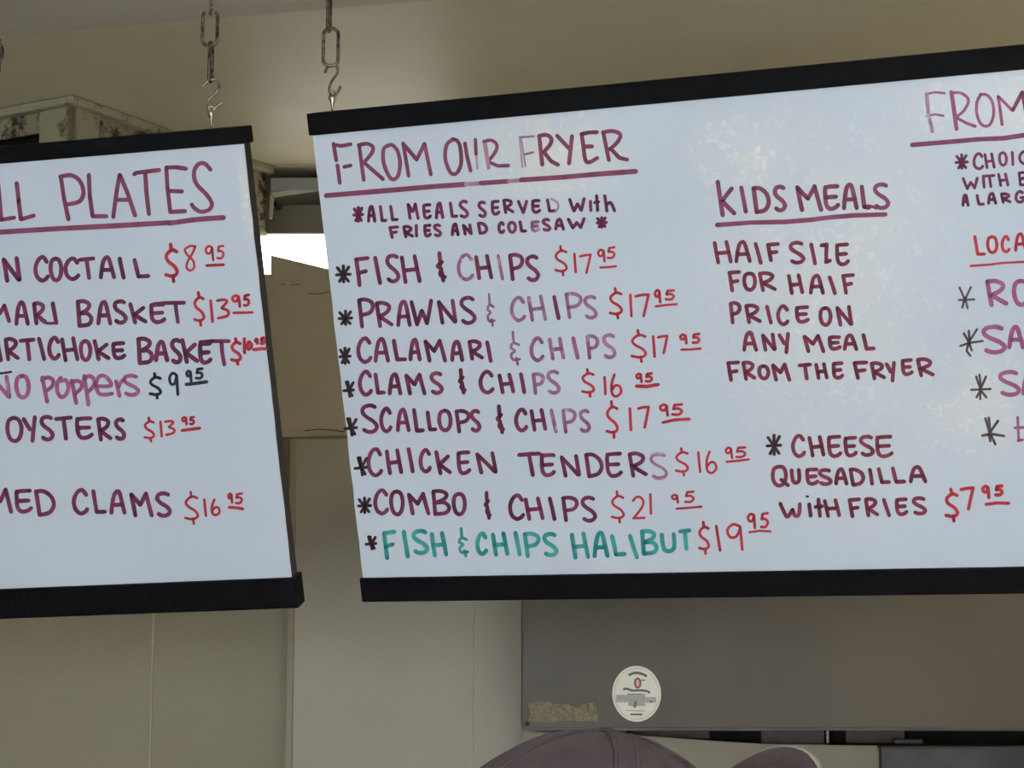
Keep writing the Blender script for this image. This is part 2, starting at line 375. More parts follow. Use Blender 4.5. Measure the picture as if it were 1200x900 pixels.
# torn label residue at the hood's lower left corner
rp = []
rr = random.Random(3)
for (x, y) in [(619, 824), (630, 822.5), (642, 823), (655, 825), (666, 826), (676, 829), (688, 824), (697, 824), (700, 834), (701, 846), (688, 846), (672, 845), (655, 846), (640, 847), (624, 846), (618, 845), (622, 836)]:
    q = at(x + rr.uniform(-.8, .8), y + rr.uniform(-.8, .8), YH); rp.append(Vector((q.x, YH, q.z)))
o = link('label_residue', prism(rp, -.0007, (0, 1, 0)), M['residue']); tag(o, 'scraped pale label residue at the lower left corner of the hood', 'label')

# ------------------------------------------------------------------ ceiling air vent (square box hanging from the ceiling, top left)
n0 = atz(85, 113, ZC); n1 = atz(315, 195, ZC)
ux = (n1 - n0); LR = ux.length; ux.normalize(); uy = Vector((0, 0, 1)).cross(ux)   # uy points left/away
mw = Matrix(((ux.x, uy.x, 0, n0.x), (ux.y, uy.y, 0, n0.y), (0, 0, 1, ZC), (0, 0, 0, 1)))
vent = empty('ceiling_vent', 'grimy cream louvred air vent box hanging from the ceiling behind the left board', 'vent', mw=mw)
VH = .155; S = LR; LW = .62
link('top_flange', B((-.012, -.012, -.018), (S + .004, LW, -.001), .002, 1), M['grime_lt'], vent)
link('core', B((.045, .05, -VH + .01), (S - .045, LW - .05, -.018)), M['void'], vent)
def lshape(x, y, sx, sy, name='corner_post'):
    bm = bmesh.new(); t = .05
    box(bm, (min(x, x + sx * .082), min(y, y + sy * .012), -VH), (max(x, x + sx * .082), max(y, y + sy * .012), -.018))
    box(bm, (min(x, x + sx * .012), min(y, y + sy * .085), -VH), (max(x, x + sx * .012), max(y, y + sy * .085), -.018))
    return link(name, bm, M['grime_lt'] if name == 'corner_post' else M['grime'], vent)
lshape(.004, .004, 1, 1); lshape(S - .004, .004, -1, 1, 'grimy_corner_post'); lshape(.004, LW - .004, 1, -1); lshape(S - .004, LW - .004, -1, -1)
def louvre(a, b, z, ax, m, tilt=.5):
    bm = bmesh.new()
    if ax == 'x': box(bm, (a, -.012, -.002), (b, .012, .002))
    else: box(bm, (-.012, a, -.002), (.012, b, .002))
    bmesh.ops.rotate(bm, verts=bm.verts, cent=(0, 0, 0), matrix=Matrix.Rotation(tilt if ax == 'x' else -tilt, 3, 'X' if ax == 'x' else 'Y'))
    bmesh.ops.translate(bm, verts=bm.verts, vec=(0, .03, z) if ax == 'x' else (.03, 0, z))
    return link('louvre', bm, m, vent)
# upper closed grimy strips and open louvres on the two near faces
link('face_strip', B((.086, .010, -.060), (S - .086, .016, -.018)), M['grime'], vent)
link('face_strip', B((.010, .089, -.060), (.016, LW - .089, -.018)), M['grime'], vent)
for z in (-.090, -.115, -.138):
    louvre(.08, S - .08, z, 'x', M['grime']); louvre(.08, LW - .08, z, 'y', M['grime'])
link('bottom_tray', B((0, 0, -VH - .006), (S, LW, -VH + .004), .002, 1), M['grime_lt'], vent)

# ------------------------------------------------------------------ fluorescent fixture and bracket in the gap
YL = 4.60
a, b = at(303, 276, YL), at(520, 310, YL)
fx = empty('ceiling_lamp', 'lit white fluorescent wall lamp glowing between the two menu boards', 'lamp', ((a.x + b.x) / 2, YL + .09, a.z))
def FL(bm): bmesh.ops.translate(bm, verts=bm.verts, vec=(-(a.x + b.x) / 2, -YL - .09, -a.z)); return bm
z0 = at(303, 319, YL).z
link('diffuser', FL(B((a.x, YL, z0), (b.x, YL + .06, a.z), .008, 3)), M['lamp'], fx, True)
link('housing', FL(B((a.x + .004, YL + .058, z0), (b.x, YW - .001, a.z + .006))), M['ceiling2'], fx)
link('top_light_block', FL(B((a.x - .004, YL - .014, a.z + .001), (b.x + .004, YW - .001, a.z + .004))), M['side'], fx)  # added plate that stops the lamp lighting the wall above
for x in (a.x - .004, b.x): link('end_cap', FL(B((x, YL + .002, z0 - .002), (x + .004, YW - .001, a.z + .004), .001, 1)), M['grime_lt'], fx)
fx.name = 'fluorescent_lamp'
# olive bulkhead panel in front of the lamp: sloping upper edge, left end notched
Yk = 4.585
zz = [at(317.5, 299, Yk), at(386, 315.5, Yk), at(520, 345, Yk), at(520, 506, Yk), at(352, 512, Yk), at(318, 512, Yk)]
for q in zz: q.y = Yk
bm = prism(zz, .008, (0, 1, 0))
o = link('trim_2', bm, M['gap']); o['kind'] = 'structure'
zz = [at(290, 321.5, Yk + .004), at(330, 321.5, Yk + .004), at(330, 512, Yk + .004), at(290, 512, Yk + .004)]
link('panel', prism(zz, .006, (0, 1, 0)), M['gap'], o)
# crack lines / cut edges in that panel
def dash(pts, Y, m, par, name, wd=1.0):
    bm = bmesh.new()
    tube(bm, [at(x, y, Y) for x, y in pts], wd * Y / FPX / 2, 6); return link(name, bm, m, par)
dash([(361, 343.5), (368, 344.6), (378, 343.8), (386, 341.5)], Yk, M['void'], o, 'crack', .9)
dash([(357, 505), (372, 503), (390, 504), (404, 506)], Yk - .012, M['brown'], o, 'crack', 1.2)
dash([(328, 333), (334, 333.5)], Yk, M['void'], o, 'crack', .7)
dash([(340, 334), (351, 333.4)], Yk, M['void'], o, 'crack', .7)
# soffit strip at the wall head and the bent flashing bracket
a = at(317, 208, 4.56); b = at(520, 224, 4.56)
o = link('trim_3', B((a.x, 4.56, b.z), (b.x, YW, a.z), .002, 1), M['side']); o['kind'] = 'structure'
br = empty('metal_bracket', 'bent pale metal flashing bracket in the gap above the lit lamp', 'bracket', at(318, 225, 4.54))
off = -at(318, 225, 4.54)
bm = prism([at(317, 226, 4.54), at(338, 223, 4.54), at(352, 222, 4.54), at(368, 224, 4.54), at(352, 226.5, 4.54), at(336, 228.5, 4.54), at(322, 231, 4.54)], .006, (0, 1, 0))
bmesh.ops.translate(bm, verts=bm.verts, vec=off); link('top_flange', bm, M['seam'], br)
bm = prism([at(316.5, 228, 4.54), at(321, 231, 4.54), at(318.5, 256, 4.54), at(315.5, 256, 4.54)], .006, (0, 1, 0))
bmesh.ops.translate(bm, verts=bm.verts, vec=off); link('side_flange', bm, M['seam'], br)
bm = bmesh.new(); pp = at(326.5, 240, YW - .004)
bmesh.ops.create_icosphere(bm, subdivisions=2, radius=.012); 
for v in bm.verts: v.co = Vector((v.co.x * (1 + .3 * math.sin(v.co.z * 400)), v.co.y * .25, v.co.z * 1.1))
bmesh.ops.translate(bm, verts=bm.verts, vec=pp); o = link('grease_blotch', bm, M['brown'], wall)

# ------------------------------------------------------------------ menu boards
BH, BT = .80, .033
class Board:
    def __init__(s, name, label, P0, d1, d2, u0, u1):
        s.P0, s.d1, s.d2 = Vector(P0), Vector(d1).normalized(), Vector(d2).normalized()
        s.n = s.d1.cross(-s.d2).normalized()
        if s.n.y > 0: s.n = -s.n
        s.u0, s.u1 = u0, u1
        # local x = d1, local y = -d2 (up the board), local z = n (out of the face)
        s.mw = Matrix(((s.d1.x, -s.d2.x, s.n.x, s.P0.x), (s.d1.y, -s.d2.y, s.n.y, s.P0.y), (s.d1.z, -s.d2.z, s.n.z, s.P0.z), (0, 0, 0, 1)))
        s.root = empty(name, label, 'sign', mw=s.mw)
        s.k = 0
    def uv(s, x, y, off=0.0):
        r = ray(x, y); O = s.P0 + s.n * off
        t = (O - EYE).dot(s.n) / r.dot(s.n); p = EYE + r * t - s.P0
        return p.dot(s.d1), -p.dot(s.d2)
BR = Board('menu_board', 'wide white menu board with black rails, hanging on the right, headed FROM OUR FRYER',
           (-.32338893, 3.15370929, 2.58534541), (.946191834, -.323606261, 4.5e-05), (.09897385, .2892558, -.95212145), 0, 1.32)
BL = Board('menu_board', 'white menu board with black rails hanging at the left, headed PLATES, listing coctail and baskets',
           (-.42940036, 3.19024143, 2.57447885), (.98011623, -.19633321, .02873056), (.08858363, .30338406, -.94874183), -1.15, 0)
# make the left board's axes exactly perpendicular
d1 = BL.d1; d2 = (BL.d2 - d1 * BL.d2.dot(d1)).normalized()
bpy.data.objects.remove(BL.root)
BL = Board('menu_board', 'white menu board with black rails hanging at the left, headed PLATES, listing coctail and baskets', BL.P0, d1, d2, -1.15, 0)

mb = {}
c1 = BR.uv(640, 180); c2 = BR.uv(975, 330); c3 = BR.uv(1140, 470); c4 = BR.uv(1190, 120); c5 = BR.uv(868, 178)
M['board_r'] = board_mat('creased_laminate_glare', [(c1[0], c1[1], .15, .085, 1.0), (c2[0], c2[1], .25, .42, .46), (c3[0], c3[1], .11, .12, .62), (c4[0], c4[1], .24, .08, .6), (c5[0], c5[1], .10, .075, .9)])
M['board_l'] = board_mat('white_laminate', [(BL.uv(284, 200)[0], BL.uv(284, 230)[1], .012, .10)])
def build_board(b, face):
    u0, u1 = b.u0, b.u1
    rt = .0350 if b is BR else .0275; rb = .0405 if b is BR else .0525
    link('light_panel' if 0 else 'core_box', B((u0 + .003, -BH + .01, -BT), (u1 - .003, -.01, -.0016), .0015, 1), M['core'], b.root)
    # white laminate face with a very slightly wavy cut edge
    bm = bmesh.new(); n = 60; top = []; bot = []
    rj = random.Random(5 if b is BR else 9)
    for i in range(n + 1):
        u = u0 + .004 + (u1 - u0 - .0075) * i / n
        top.append((u, -rt + .002)); bot.append((u, -BH + rb - .001))
    side = [(u1 - .0035 + rj.uniform(-.0006, .0006), -rt - (BH - rt - rb) * j / 24) for j in range(1, 24)]
    sidel = [(u0 + .004 + rj.uniform(-.0008, .0008), -rt - (BH - rt - rb) * (24 - j) / 24) for j in range(1, 24)]
    loop = top + side + bot[::-1] + sidel
    A = [bm.verts.new((x, y, 0)) for x, y in loop]; D = [bm.verts.new((x, y, -.0016)) for x, y in loop]
    bm.faces.new(A); bm.faces.new(D[::-1])
    for i in range(len(A)): bm.faces.new([A[i], D[i], D[(i + 1) % len(A)], A[(i + 1) % len(A)]])
    link('white_face', bm, face, b.root)
    e = .0045
    link('top_rail', B((u0 - .001, -rt, -BT - .003), (u1 + .002, 0, .005), .0025, 2), M['rail'], b.root)
    link('bottom_rail', B((u0 - .001, -BH, -BT - .003), (u1 + .004, -BH + rb, .005), .003, 2), M['rail'], b.root)
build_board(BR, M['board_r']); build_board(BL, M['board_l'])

# ------------------------------------------------------------------ hand lettering: a marker-pen alphabet drawn on the board faces
# letter = list of strokes; 'c' smooth curve, 'l' straight pieces; unit box, y down
G = {
 'A': [('c', [(0, 1), (.08, .55), (.22, .15), (.45, 0), (.62, .1), (.8, .5), (1, 1)]), ('l', [(.12, .64), (.84, .62)])],
 'B': [('l', [(0, .02), (.12, 1)]), ('c', [(0, .02), (.45, 0), (.82, .12), (.72, .32), (.2, .5)]), ('c', [(.2, .5), (.7, .5), (1, .7), (.8, .94), (.12, 1)])],
 'C': [('c', [(.92, .2), (.62, .0), (.25, .1), (0, .45), (.12, .82), (.5, 1), (.85, .93), (1, .82)])],
 'D': [('l', [(0, .02), (.2, 1)]), ('c', [(0, .02), (.42, .02), (.85, .25), (1, .6), (.75, .9), (.2, 1)])],
 'E': [('c', [(.92, .0), (.35, .02), (.02, .06)]), ('c', [(.02, .04), (.0, .3), (.08, .8), (.35, 1), (.75, .96), (1, .84)]), ('l', [(.06, .5), (.82, .47)])],
 'e_': [('l', [(0, .03), (.12, 1)]), ('l', [(0, .03), (.95, .0)]), ('l', [(.06, .52), (.85, .48)]), ('l', [(.12, 1), (1, .95)])],
 'F': [('l', [(.02, .05), (.3, 1)]), ('l', [(0, .05), (1, .0)]), ('l', [(.15, .56), (.85, .48)])],
 'G': [('c', [(.8, .12), (.45, 0), (.08, .3), (.05, .75), (.4, 1), (.85, .9), (.95, .6)]), ('l', [(.6, .58), (.95, .58)])],
 'H': [('l', [(0, .05), (.22, 1)]), ('l', [(.72, .0), (1, .96)]), ('l', [(.12, .56), (.86, .5)])],
 'I': [('l', [(0, 0), (1, 1)])],
 'K': [('l', [(0, 0), (.3, 1)]), ('l', [(.85, .2), (.2, .62)]), ('l', [(.25, .58), (1, .95)])],
 'L': [('l', [(0, 0), (.3, .97)]), ('l', [(.3, .97), (1, .95)])],
 'M': [('l', [(0, .05), (.2, 1)]), ('l', [(0, .05), (.45, .52)]), ('l', [(.45, .52), (.72, 0)]), ('l', [(.72, 0), (1, 1)])],
 'N': [('l', [(0, .06), (.22, 1)]), ('l', [(0, .06), (.95, .95)]), ('l', [(.82, 0), (1, .95)])],
 'O': [('c', [(.45, 0), (.1, .12), (0, .5), (.2, .9), (.6, 1), (.92, .8), (1, .42), (.8, .08), (.45, 0)])],
 'P': [('l', [(.0, .03), (.22, 1)]), ('c', [(0, .03), (.45, 0), (.9, .1), (1, .3), (.75, .5), (.15, .58)])],
 'Q': [('c', [(.45, 0), (.1, .12), (0, .5), (.12, .85), (.42, 1), (.75, .85), (.85, .42), (.72, .08), (.45, 0)]), ('l', [(.55, .68), (1, .98)])],
 'R': [('l', [(0, .03), (.22, 1)]), ('c', [(0, .03), (.4, 0), (.8, .12), (.78, .32), (.5, .48), (.15, .58)]), ('l', [(.15, .56), (1, .93)])],
 'S': [('c', [(.85, .06), (.55, 0), (.12, .06), (.0, .24), (.25, .42), (.75, .6), (1, .8), (.8, .97), (.4, 1), (.12, .92)])],
 'T': [('l', [(0, .08), (1, .02)]), ('l', [(.5, .05), (.68, 1)])],
 'U': [('c', [(0, .02), (.05, .5), (.2, .92), (.55, 1), (.85, .85), (.92, .5), (.85, 0)])],
 'V': [('l', [(0, 0), (.62, 1)]), ('l', [(.62, 1), (1, 0)])],
 'W': [('l', [(0, .06), (.28, 1)]), ('l', [(.28, 1), (.52, .42)]), ('l', [(.52, .42), (.78, .95)]), ('l', [(.78, .95), (.98, 0)])],
 'Y': [('l', [(0, .08), (.5, .52)]), ('l', [(.88, 0), (.7, 1)])],
 'Z': [('l', [(0, .06), (.6, .0)]), ('l', [(.6, .0), (.55, .95)]), ('l', [(.5, .97), (1, .88)])],
 'i': [('l', [(0, 0), (1, 1)])],
 't': [('l', [(.45, 0), (.7, 1)]), ('l', [(0, .45), (1, .4)])],
 'h': [('l', [(0, 0), (.2, 1)]), ('c', [(.15, .62), (.5, .45), (.75, .6), (1, 1)])],
 'w': [('c', [(0, 0), (.15, .5), (.32, .95), (.45, .8), (.6, .45)]), ('c', [(.6, .45), (.68, .8), (.8, .92), (.92, .7), (.95, .05)])],
 'p': [('l', [(.05, .0), (.45, 1)]), ('c', [(0, .12), (.5, 0), (.95, .12), (.9, .35), (.3, .6)])],
 'o': [('c', [(.35, .0), (.08, .25), (.05, .7), (.4, 1), (.8, .85), (1, .5), (.8, .15), (.35, .18)])],
 'e': [('c', [(.1, .55), (.95, .5), (.6, .05), (.2, .05), (.0, .45), (.15, .9), (.5, 1), (1, .93)])],
 'r': [('l', [(0, .1), (.4, 1)]), ('c', [(.3, .45), (.6, .15), (1, .0)])],
 '$': [('c', [(.92, .2), (.5, .15), (.08, .3), (.2, .45), (.75, .6), (.95, .76), (.6, .86), (.02, .82)]), ('l', [(.42, 0), (.48, .17)]), ('l', [(.6, .84), (.66, 1)])],
 '1': [('l', [(.1, 0), (.9, 1)])],
 '7': [('c', [(0, .08), (.5, .02), (1, .0)]), ('l', [(1, .0), (.62, 1)])],
 '9': [('c', [(.85, .1), (.4, 0), (.02, .22), (.2, .5), (.6, .48), (.85, .15)]), ('l', [(.85, .1), (1, 1)])],
 '5': [('l', [(1, 0), (.3, .06)]), ('l', [(.3, .06), (.2, .42)]), ('c', [(.2, .42), (.7, .4), (1, .65), (.7, .95), (.1, .95)])],
 '6': [('c', [(.35, 0), (.08, .4), (.1, .85), (.5, 1), (.95, .82), (.85, .55), (.45, .5), (.12, .7)])],
 '3': [('c', [(0, .05), (.6, 0), (.85, .12), (.4, .45)]), ('c', [(.4, .45), (.95, .62), (.85, .88), (.1, 1)])],
 '2': [('c', [(0, .18), (.4, 0), (.85, .12), (.8, .45), (.1, .95)]), ('l', [(.05, .97), (1, .95)])],
 '8': [('c', [(1, .02), (.55, .0), (.05, .15), (.25, .35), (.8, .6), (.9, .88), (.5, 1), (.2, .85), (.4, .55), (.75, .3), (.98, .04)])],
 '0': [('c', [(.3, 0), (.0, .5), (.2, 1), (.9, .8), (1, .3), (.6, .02), (.3, 0)])],
 '&': [('l', [(.25, 0), (.35, .32)]), ('c', [(.85, .4), (.3, .34), (.05, .48), (.45, .58), (.1, .7), (.3, .86), (.95, .84)]), ('l', [(.6, .8), (.75, 1)])],
 '+': [('l', [(.3, 0), (.42, .42)]), ('c', [(.62, .32), (.12, .48), (.5, .58), (.4, .78), (.95, .88)]), ('l', [(.6, .7), (.78, 1)])],
 '*': [('l', [(.06, .12), (.86, .94)]), ('l', [(.5, 0), (.52, 1)]), ('l', [(.9, .06), (.22, .96)]), ('l', [(0, .56), (1, .52)])],
 'k': [('l', [(.25, 0), (.5, .6)]), ('l', [(.42, 0), (.62, 1)]), ('l', [(.95, .05), (.5, .62)]), ('l', [(0, .62), (1, .55)]), ('l', [(.5, .55), (.85, .95)])],
}
WR = random.Random(11)
class Ink:
    """one word or line of handwriting on a board: flat strokes lying on the face"""
    def __init__(s, b, off=None):
        s.b = b; s.bm = bmesh.new(); b.k += 1; s.z = .0005 + .00001 * (b.k % 40)
    def vert(s, x, y):
        u, v = s.b.uv(x, y); return s.bm.verts.new((u, v, s.z))
    def dot(s, x, y, r, n=10):
        s.bm.faces.new([s.vert(x + r * math.cos(2 * math.pi * i / n), y - r * math.sin(2 * math.pi * i / n)) for i in range(n)])
    def line(s, P, wd, taper=True, caps=(True, True)):
        n = len(P); L = []; Rr = []
        for i, (x, y) in enumerate(P):
            a = P[max(i - 1, 0)]; c = P[min(i + 1, n - 1)]; dx, dy = c[0] - a[0], c[1] - a[1]; l = math.hypot(dx, dy) or 1
            ww = wd / 2 * (1 + WR.uniform(-.05, .05)); nx, ny = -dy / l * ww, dx / l * ww
            L.append(s.vert(x + nx, y + ny)); Rr.append(s.vert(x - nx, y - ny))
        for i in range(n - 1):
            try: s.bm.faces.new([L[i], L[i + 1], Rr[i + 1], Rr[i]])
            except ValueError: pass
        if caps[0]: s.dot(P[0][0], P[0][1], wd * .48)
        if caps[1]: s.dot(P[-1][0], P[-1][1], wd * .48)
    def glyph(s, ch, x0, y0, x1, y1, wd):
        wd *= 1.08
        i = wd / 2; x0 += i; x1 -= i; y0 += i; y1 -= i
        if x1 - x0 < .5: x0, x1 = (x0 + x1) / 2 - .25, (x0 + x1) / 2 + .25
        for kind, P in G[ch]:
            Q = [(x0 + (x1 - x0) * u + WR.uniform(-.15, .15), y0 + (y1 - y0) * v + WR.uniform(-.15, .15)) for u, v in P]
            if kind == 'c': s.line(catmull(Q, 5), wd)
            else:
                for a, c in zip(Q, Q[1:]):
                    m = ((a[0] + c[0]) / 2 + WR.uniform(-.2, .2), (a[1] + c[1]) / 2)
                    s.line([a, m, c], wd)
    def done(s, name, m, label=None):
        bmesh.ops.recalc_face_normals(s.bm, faces=s.bm.faces)
        for f in s.bm.faces:
            if f.normal.z < 0: f.normal_flip()
        me = bpy.data.meshes.new(name); s.bm.to_mesh(me); s.bm.free(); me.materials.append(m)
        o = bpy.data.objects.new(name, me); C.objects.link(o); o.parent = s.b.root
        if label: o['label'] = label
        return o
def word(b, crop, text, data, wd, m, name='handwriting', label=None):
    """crop = (x0, y0, zoom): boxes are measured in an enlarged crop of the photograph"""
    cx, cy, k = crop; s = Ink(b)
    data = [data[i:i + 4] for i in range(0, len(data), 4)]
    for ch, (x0, y0, x1, y1) in zip(text, data): s.glyph(ch, cx + x0 / k, cy + y0 / k, cx + x1 / k, cy + y1 / k, wd)
    return s.done(name, M[m], label)
def rule(b, crop, P, wd, m, name='underline'):
    cx, cy, k = crop; s = Ink(b); s.line([(cx + x / k, cy + y / k) for x, y in P], wd); return s.done(name, M[m])
def strokes(b, crop, S, wd, m, name='handwriting', label=None):
    cx, cy, k = crop; s = Ink(b)
    for kind, P in S:
        Q = [(cx + x / k, cy + y / k) for x, y in P]
        if kind == 'c': s.line(catmull(Q, 5), wd)
        else:
            for a, c in zip(Q, Q[1:]): s.line([a, c], wd)
    return s.done(name, M[m], label)
A_ = (370, 140, 5); B_ = (560, 140, 5); C_ = (380, 270, 5); D_ = (600, 270, 5); E_ = (380, 420, 5); F_ = (600, 420, 5)
G_ = (400, 520, 5); H_ = (600, 520, 5); K_ = (800, 180, 5); M_ = (960, 180, 5); N_ = (820, 320, 5); O_ = (960, 360, 5)
J_ = (820, 480, 5); P_ = (960, 480, 5); Q_ = (960, 60, 5); S_ = (1110, 320, 9); T_ = (1110, 410, 6.92)
W1, W2, W3, WP = 4.6, 4.4, 3.6, 2.7
# --- heading FROM OUR FRYER, traced
strokes(BR, A_, [('l', [(105, 142), (112, 185), (121, 240)]), ('l', [(128, 268), (142, 372)]), ('l', [(105, 148), (150, 155), (205, 145)]), ('l', [(168, 278), (205, 270)]),
 ('l', [(255, 150), (282, 355)]), ('c', [(252, 150), (300, 142), (335, 160), (330, 195), (290, 245)]), ('l', [(290, 258), (395, 350)]),
 ('c', [(430, 150), (398, 175), (400, 260), (440, 345), (480, 335), (495, 260), (480, 185), (450, 150), (430, 150)]),
 ('l', [(513, 140), (545, 330)]), ('l', [(515, 145), (592, 235)]), ('l', [(592, 235), (638, 142)]), ('l', [(638, 142), (675, 322)]),
 ('c', [(805, 115), (768, 150), (760, 230), (790, 310), (825, 315), (852, 260), (848, 170), (830, 125), (800, 117)]),
 ('l', [(875, 140), (888, 220), (908, 300)])], 4.6, 'ink_h', 'heading', 'maroon heading FROM OUR')
strokes(BR, A_, [('l', [(936, 118), (940, 205)]), ('c', [(985, 130), (1030, 122), (1062, 150), (1050, 195), (1010, 245)]), ('l', [(1015, 250), (1070, 272), (1130, 270)])], 4.2, 'ink_h', 'heading')
strokes(BR, A_, [('l', [(942, 215), (948, 285)]), ('l', [(985, 140), (1010, 290)]), ('l', [(998, 140), (1018, 285)])], 2.6, 'ink_v', 'rubbed_stroke', 'rubbed faint pink strokes')
strokes(BR, B_, [('l', [(245, 105), (330, 98)]), ('l', [(275, 205), (325, 192)])], 2.6, 'ink_f', 'rubbed_stroke')
strokes(BR, B_, [('l', [(245, 108), (262, 280)]), ('l', [(254, 112), (280, 275)])], 1.8, 'ink_v', 'rubbed_stroke')
strokes(BR, B_, [('l', [(360, 95), (378, 265)]), ('c', [(358, 98), (400, 90), (430, 110), (425, 145), (392, 185)]), ('l', [(388, 190), (430, 245), (470, 265)]),
 ('l', [(465, 95), (535, 170)]), ('l', [(552, 98), (535, 258)]),
 ('l', [(610, 85), (650, 76), (698, 74)]), ('c', [(608, 85), (618, 150), (630, 235), (655, 250), (700, 225)]), ('l', [(622, 158), (670, 158)]),
 ('l', [(735, 75), (768, 238)]), ('c', [(735, 75), (790, 68), (835, 88), (820, 130), (775, 175)]), ('l', [(778, 170), (830, 225), (875, 235)])], 4.8, 'ink_h', 'heading', 'maroon heading FRYER')
rule(BR, A_, [(62, 446), (400, 418), (700, 392), (875, 380)], 6, 'ink_h')
rule(BR, A_, [(880, 380), (965, 374)], 5, 'ink_v')
rule(BR, A_, [(968, 373), (1130, 362)], 5.4, 'ink_h')
rule(BR, A_, [(1132, 362), (1205, 355)], 5, 'ink_v')
rule(BR, B_, [(255, 354), (500, 338), (700, 320), (925, 304)], 6, 'ink_h')
word(BR, A_, '*ALL', [215,505,285,605, 300,500,357,605, 370,500,422,605, 430,500,487,600], W3, 'ink_m')
word(BR, A_, 'MEALS', [533,485,610,590, 625,490,682,587, 698,480,755,585, 780,480,837,580, 838,470,900,580], W3, 'ink_m')
word(BR, A_, 'SE', [948,475,1005,577, 1026,470,1083,564], W3, 'ink_m')
word(BR, B_, 'RVEL', [143,463,215,555, 228,470,295,555, 312,465,372,553, 398,462,462,548], W3, 'ink_m')
strokes(BR, B_, [('c', [(430, 465), (465, 485), (472, 515), (455, 540)])], 2.6, 'ink_v', 'rubbed_stroke')
word(BR, B_, 'Wi', [530,455,635,545, 652,470,672,542], W3, 'ink_m')
word(BR, B_, 'th', [676,438,718,542, 735,438,812,545], W3, 'ink_m')
word(BR, A_, 'FRIES', [425,620,490,700, 508,618,577,697, 582,610,600,692, 630,610,682,692, 688,608,742,690], W3, 'ink_m')
word(BR, A_, 'ANDC', [792,603,845,685, 857,608,922,680, 945,598,1012,677, 1065,595,1112,672], W3, 'ink_m')
word(BR, B_, 'OL', [172,593,230,670, 238,590,290,665], W3, 'ink_m')
word(BR, B_, 'E', [308,590,368,662], W3, 'ink_f')
word(BR, B_, 'SAW*', [375,576,432,658, 448,575,512,652, 522,572,634,644, 690,565,762,640], W3, 'ink_m')
# --- list
def star(b, crop, x0, y0, x1, y1, m='ink_b', wd=3.4, ch='*'): word(b, crop, ch, [x0, y0, x1, y1], wd, m, 'star_bullet', 'dark star bullet mark')
star(BR, C_, 63, 198, 163, 312); star(BR, C_, 78, 463, 172, 560); star(BR, C_, 83, 680, 162, 788); star(BR, E_, 106, 128, 182, 232, ch='k')
star(BR, E_, 112, 343, 200, 458, ch='k'); star(BR, G_, 72, 72, 160, 192, ch='k'); star(BR, G_, 92, 308, 182, 412); star(BR, G_, 137, 535, 212, 625, ch='k')
star(BR, J_, 386, 140, 485, 272, 'ink_b', 3.4)
LB = W2
word(BR, C_, 'FISH', [175,150,268,332, 288,148,340,320, 358,135,448,310, 443,138,572,315], LB, 'ink_m')
word(BR, C_, '+', [648,120,722,305], 4.4, 'ink_m')
word(BR, C_, 'C', [778,132,880,298], 3.8, 'ink_f')
word(BR, C_, 'H', [878,138,992,292], LB, 'ink_m'); word(BR, C_, 'I', [1008,138,1056,294], 3.6, 'ink_f')
word(BR, C_, 'P', [1078,130,1172,298], LB, 'ink_m'); word(BR, D_, 'S', [78,140,166,302], LB, 'ink_m')
def price(b, crop, txt, data, und, wd=WP, m='ink_r', und_w=2.8):
    o = word(b, crop, txt, data, wd, m, 'price'); rule(b, crop, und, und_w, m, 'price_underline')
price(BR, D_, '$1795', [246,85,332,270, 358,130,383,252, 392,136,468,257, 498,106,550,190, 550,92,607,170], [(518,217),(560,216),(610,210)])
word(BR, C_, 'PRAWNS', [192,392,297,575, 297,412,407,573, 422,405,514,567, 500,400,640,563, 660,400,782,553, 792,383,895,553], LB, 'ink_m')
word(BR, C_, '&', [948,365,1006,566], 2.8, 'ink_f')
word(BR, D_, 'CH', [-12,383,84,538, 88,375,207,536], LB - .4, 'ink_f'); word(BR, D_, 'I', [236,378,285,527], LB, 'ink_m'); word(BR, D_, 'PS', [308,360,414,520, 418,377,504,522], LB - .4, 'ink_f')
price(BR, D_, '$1795', [565,330,655,522, 685,370,710,510, 716,368,808,510, 830,343,877,430, 888,343,957,414], [(843,445),(900,437),(966,432)], 3.0)
word(BR, C_, 'CALAMARI', [188,620,284,782, 290,624,387,776, 396,634,487,772, 494,628,572,768, 582,634,720,775, 738,640,822,771, 840,638,937,764, 943,643,987,776], LB, 'ink_m')
word(BR, C_, '&', [1083,587,1157,792], 2.9, 'ink_f')
word(BR, D_, 'CH', [103,620,192,772, 210,622,314,762], LB - .2, 'ink_f'); word(BR, D_, 'I', [348,620,398,758], LB, 'ink_p'); word(BR, D_, 'PS', [431,608,512,757, 528,602,614,754], LB - .3, 'ink_f')
price(BR, D_, '$1795', [692,577,797,777, 818,613,845,748, 848,610,917,728, 978,603,1030,670, 1048,598,1105,667], [(992,698),(1050,697),(1105,692)], 3.0)
word(BR, E_, 'CLAMS', [198,66,287,224, 290,82,362,217, 373,80,459,217, 470,83,600,218, 618,74,702,214], LB, 'ink_m')
word(BR, E_, '+', [778,55,838,213], 4.4, 'ink_m')
word(BR, E_, 'CHI', [905,66,1000,212, 1016,83,1120,210, 1140,80,1184,210], LB, 'ink_m'); word(BR, F_, 'PS', [116,80,194,214, 202,66,287,212], LB - .4, 'ink_f')
price(BR, F_, '$1695', [403,55,492,230, 535,102,556,217, 572,87,650,230, 722,82,768,147, 772,80,828,143], [(730,162),(790,164),(857,153)], 3.0, und_w=4.2)
word(BR, E_, 'SCALLOPS', [212,263,322,442, 323,281,402,439, 420,288,507,432, 515,290,592,439, 595,303,664,432, 663,293,752,433, 763,295,858,440, 853,295,922,435], LB, 'ink_m')
word(BR, E_, '+', [1000,268,1064,445], 4.4, 'ink_m')
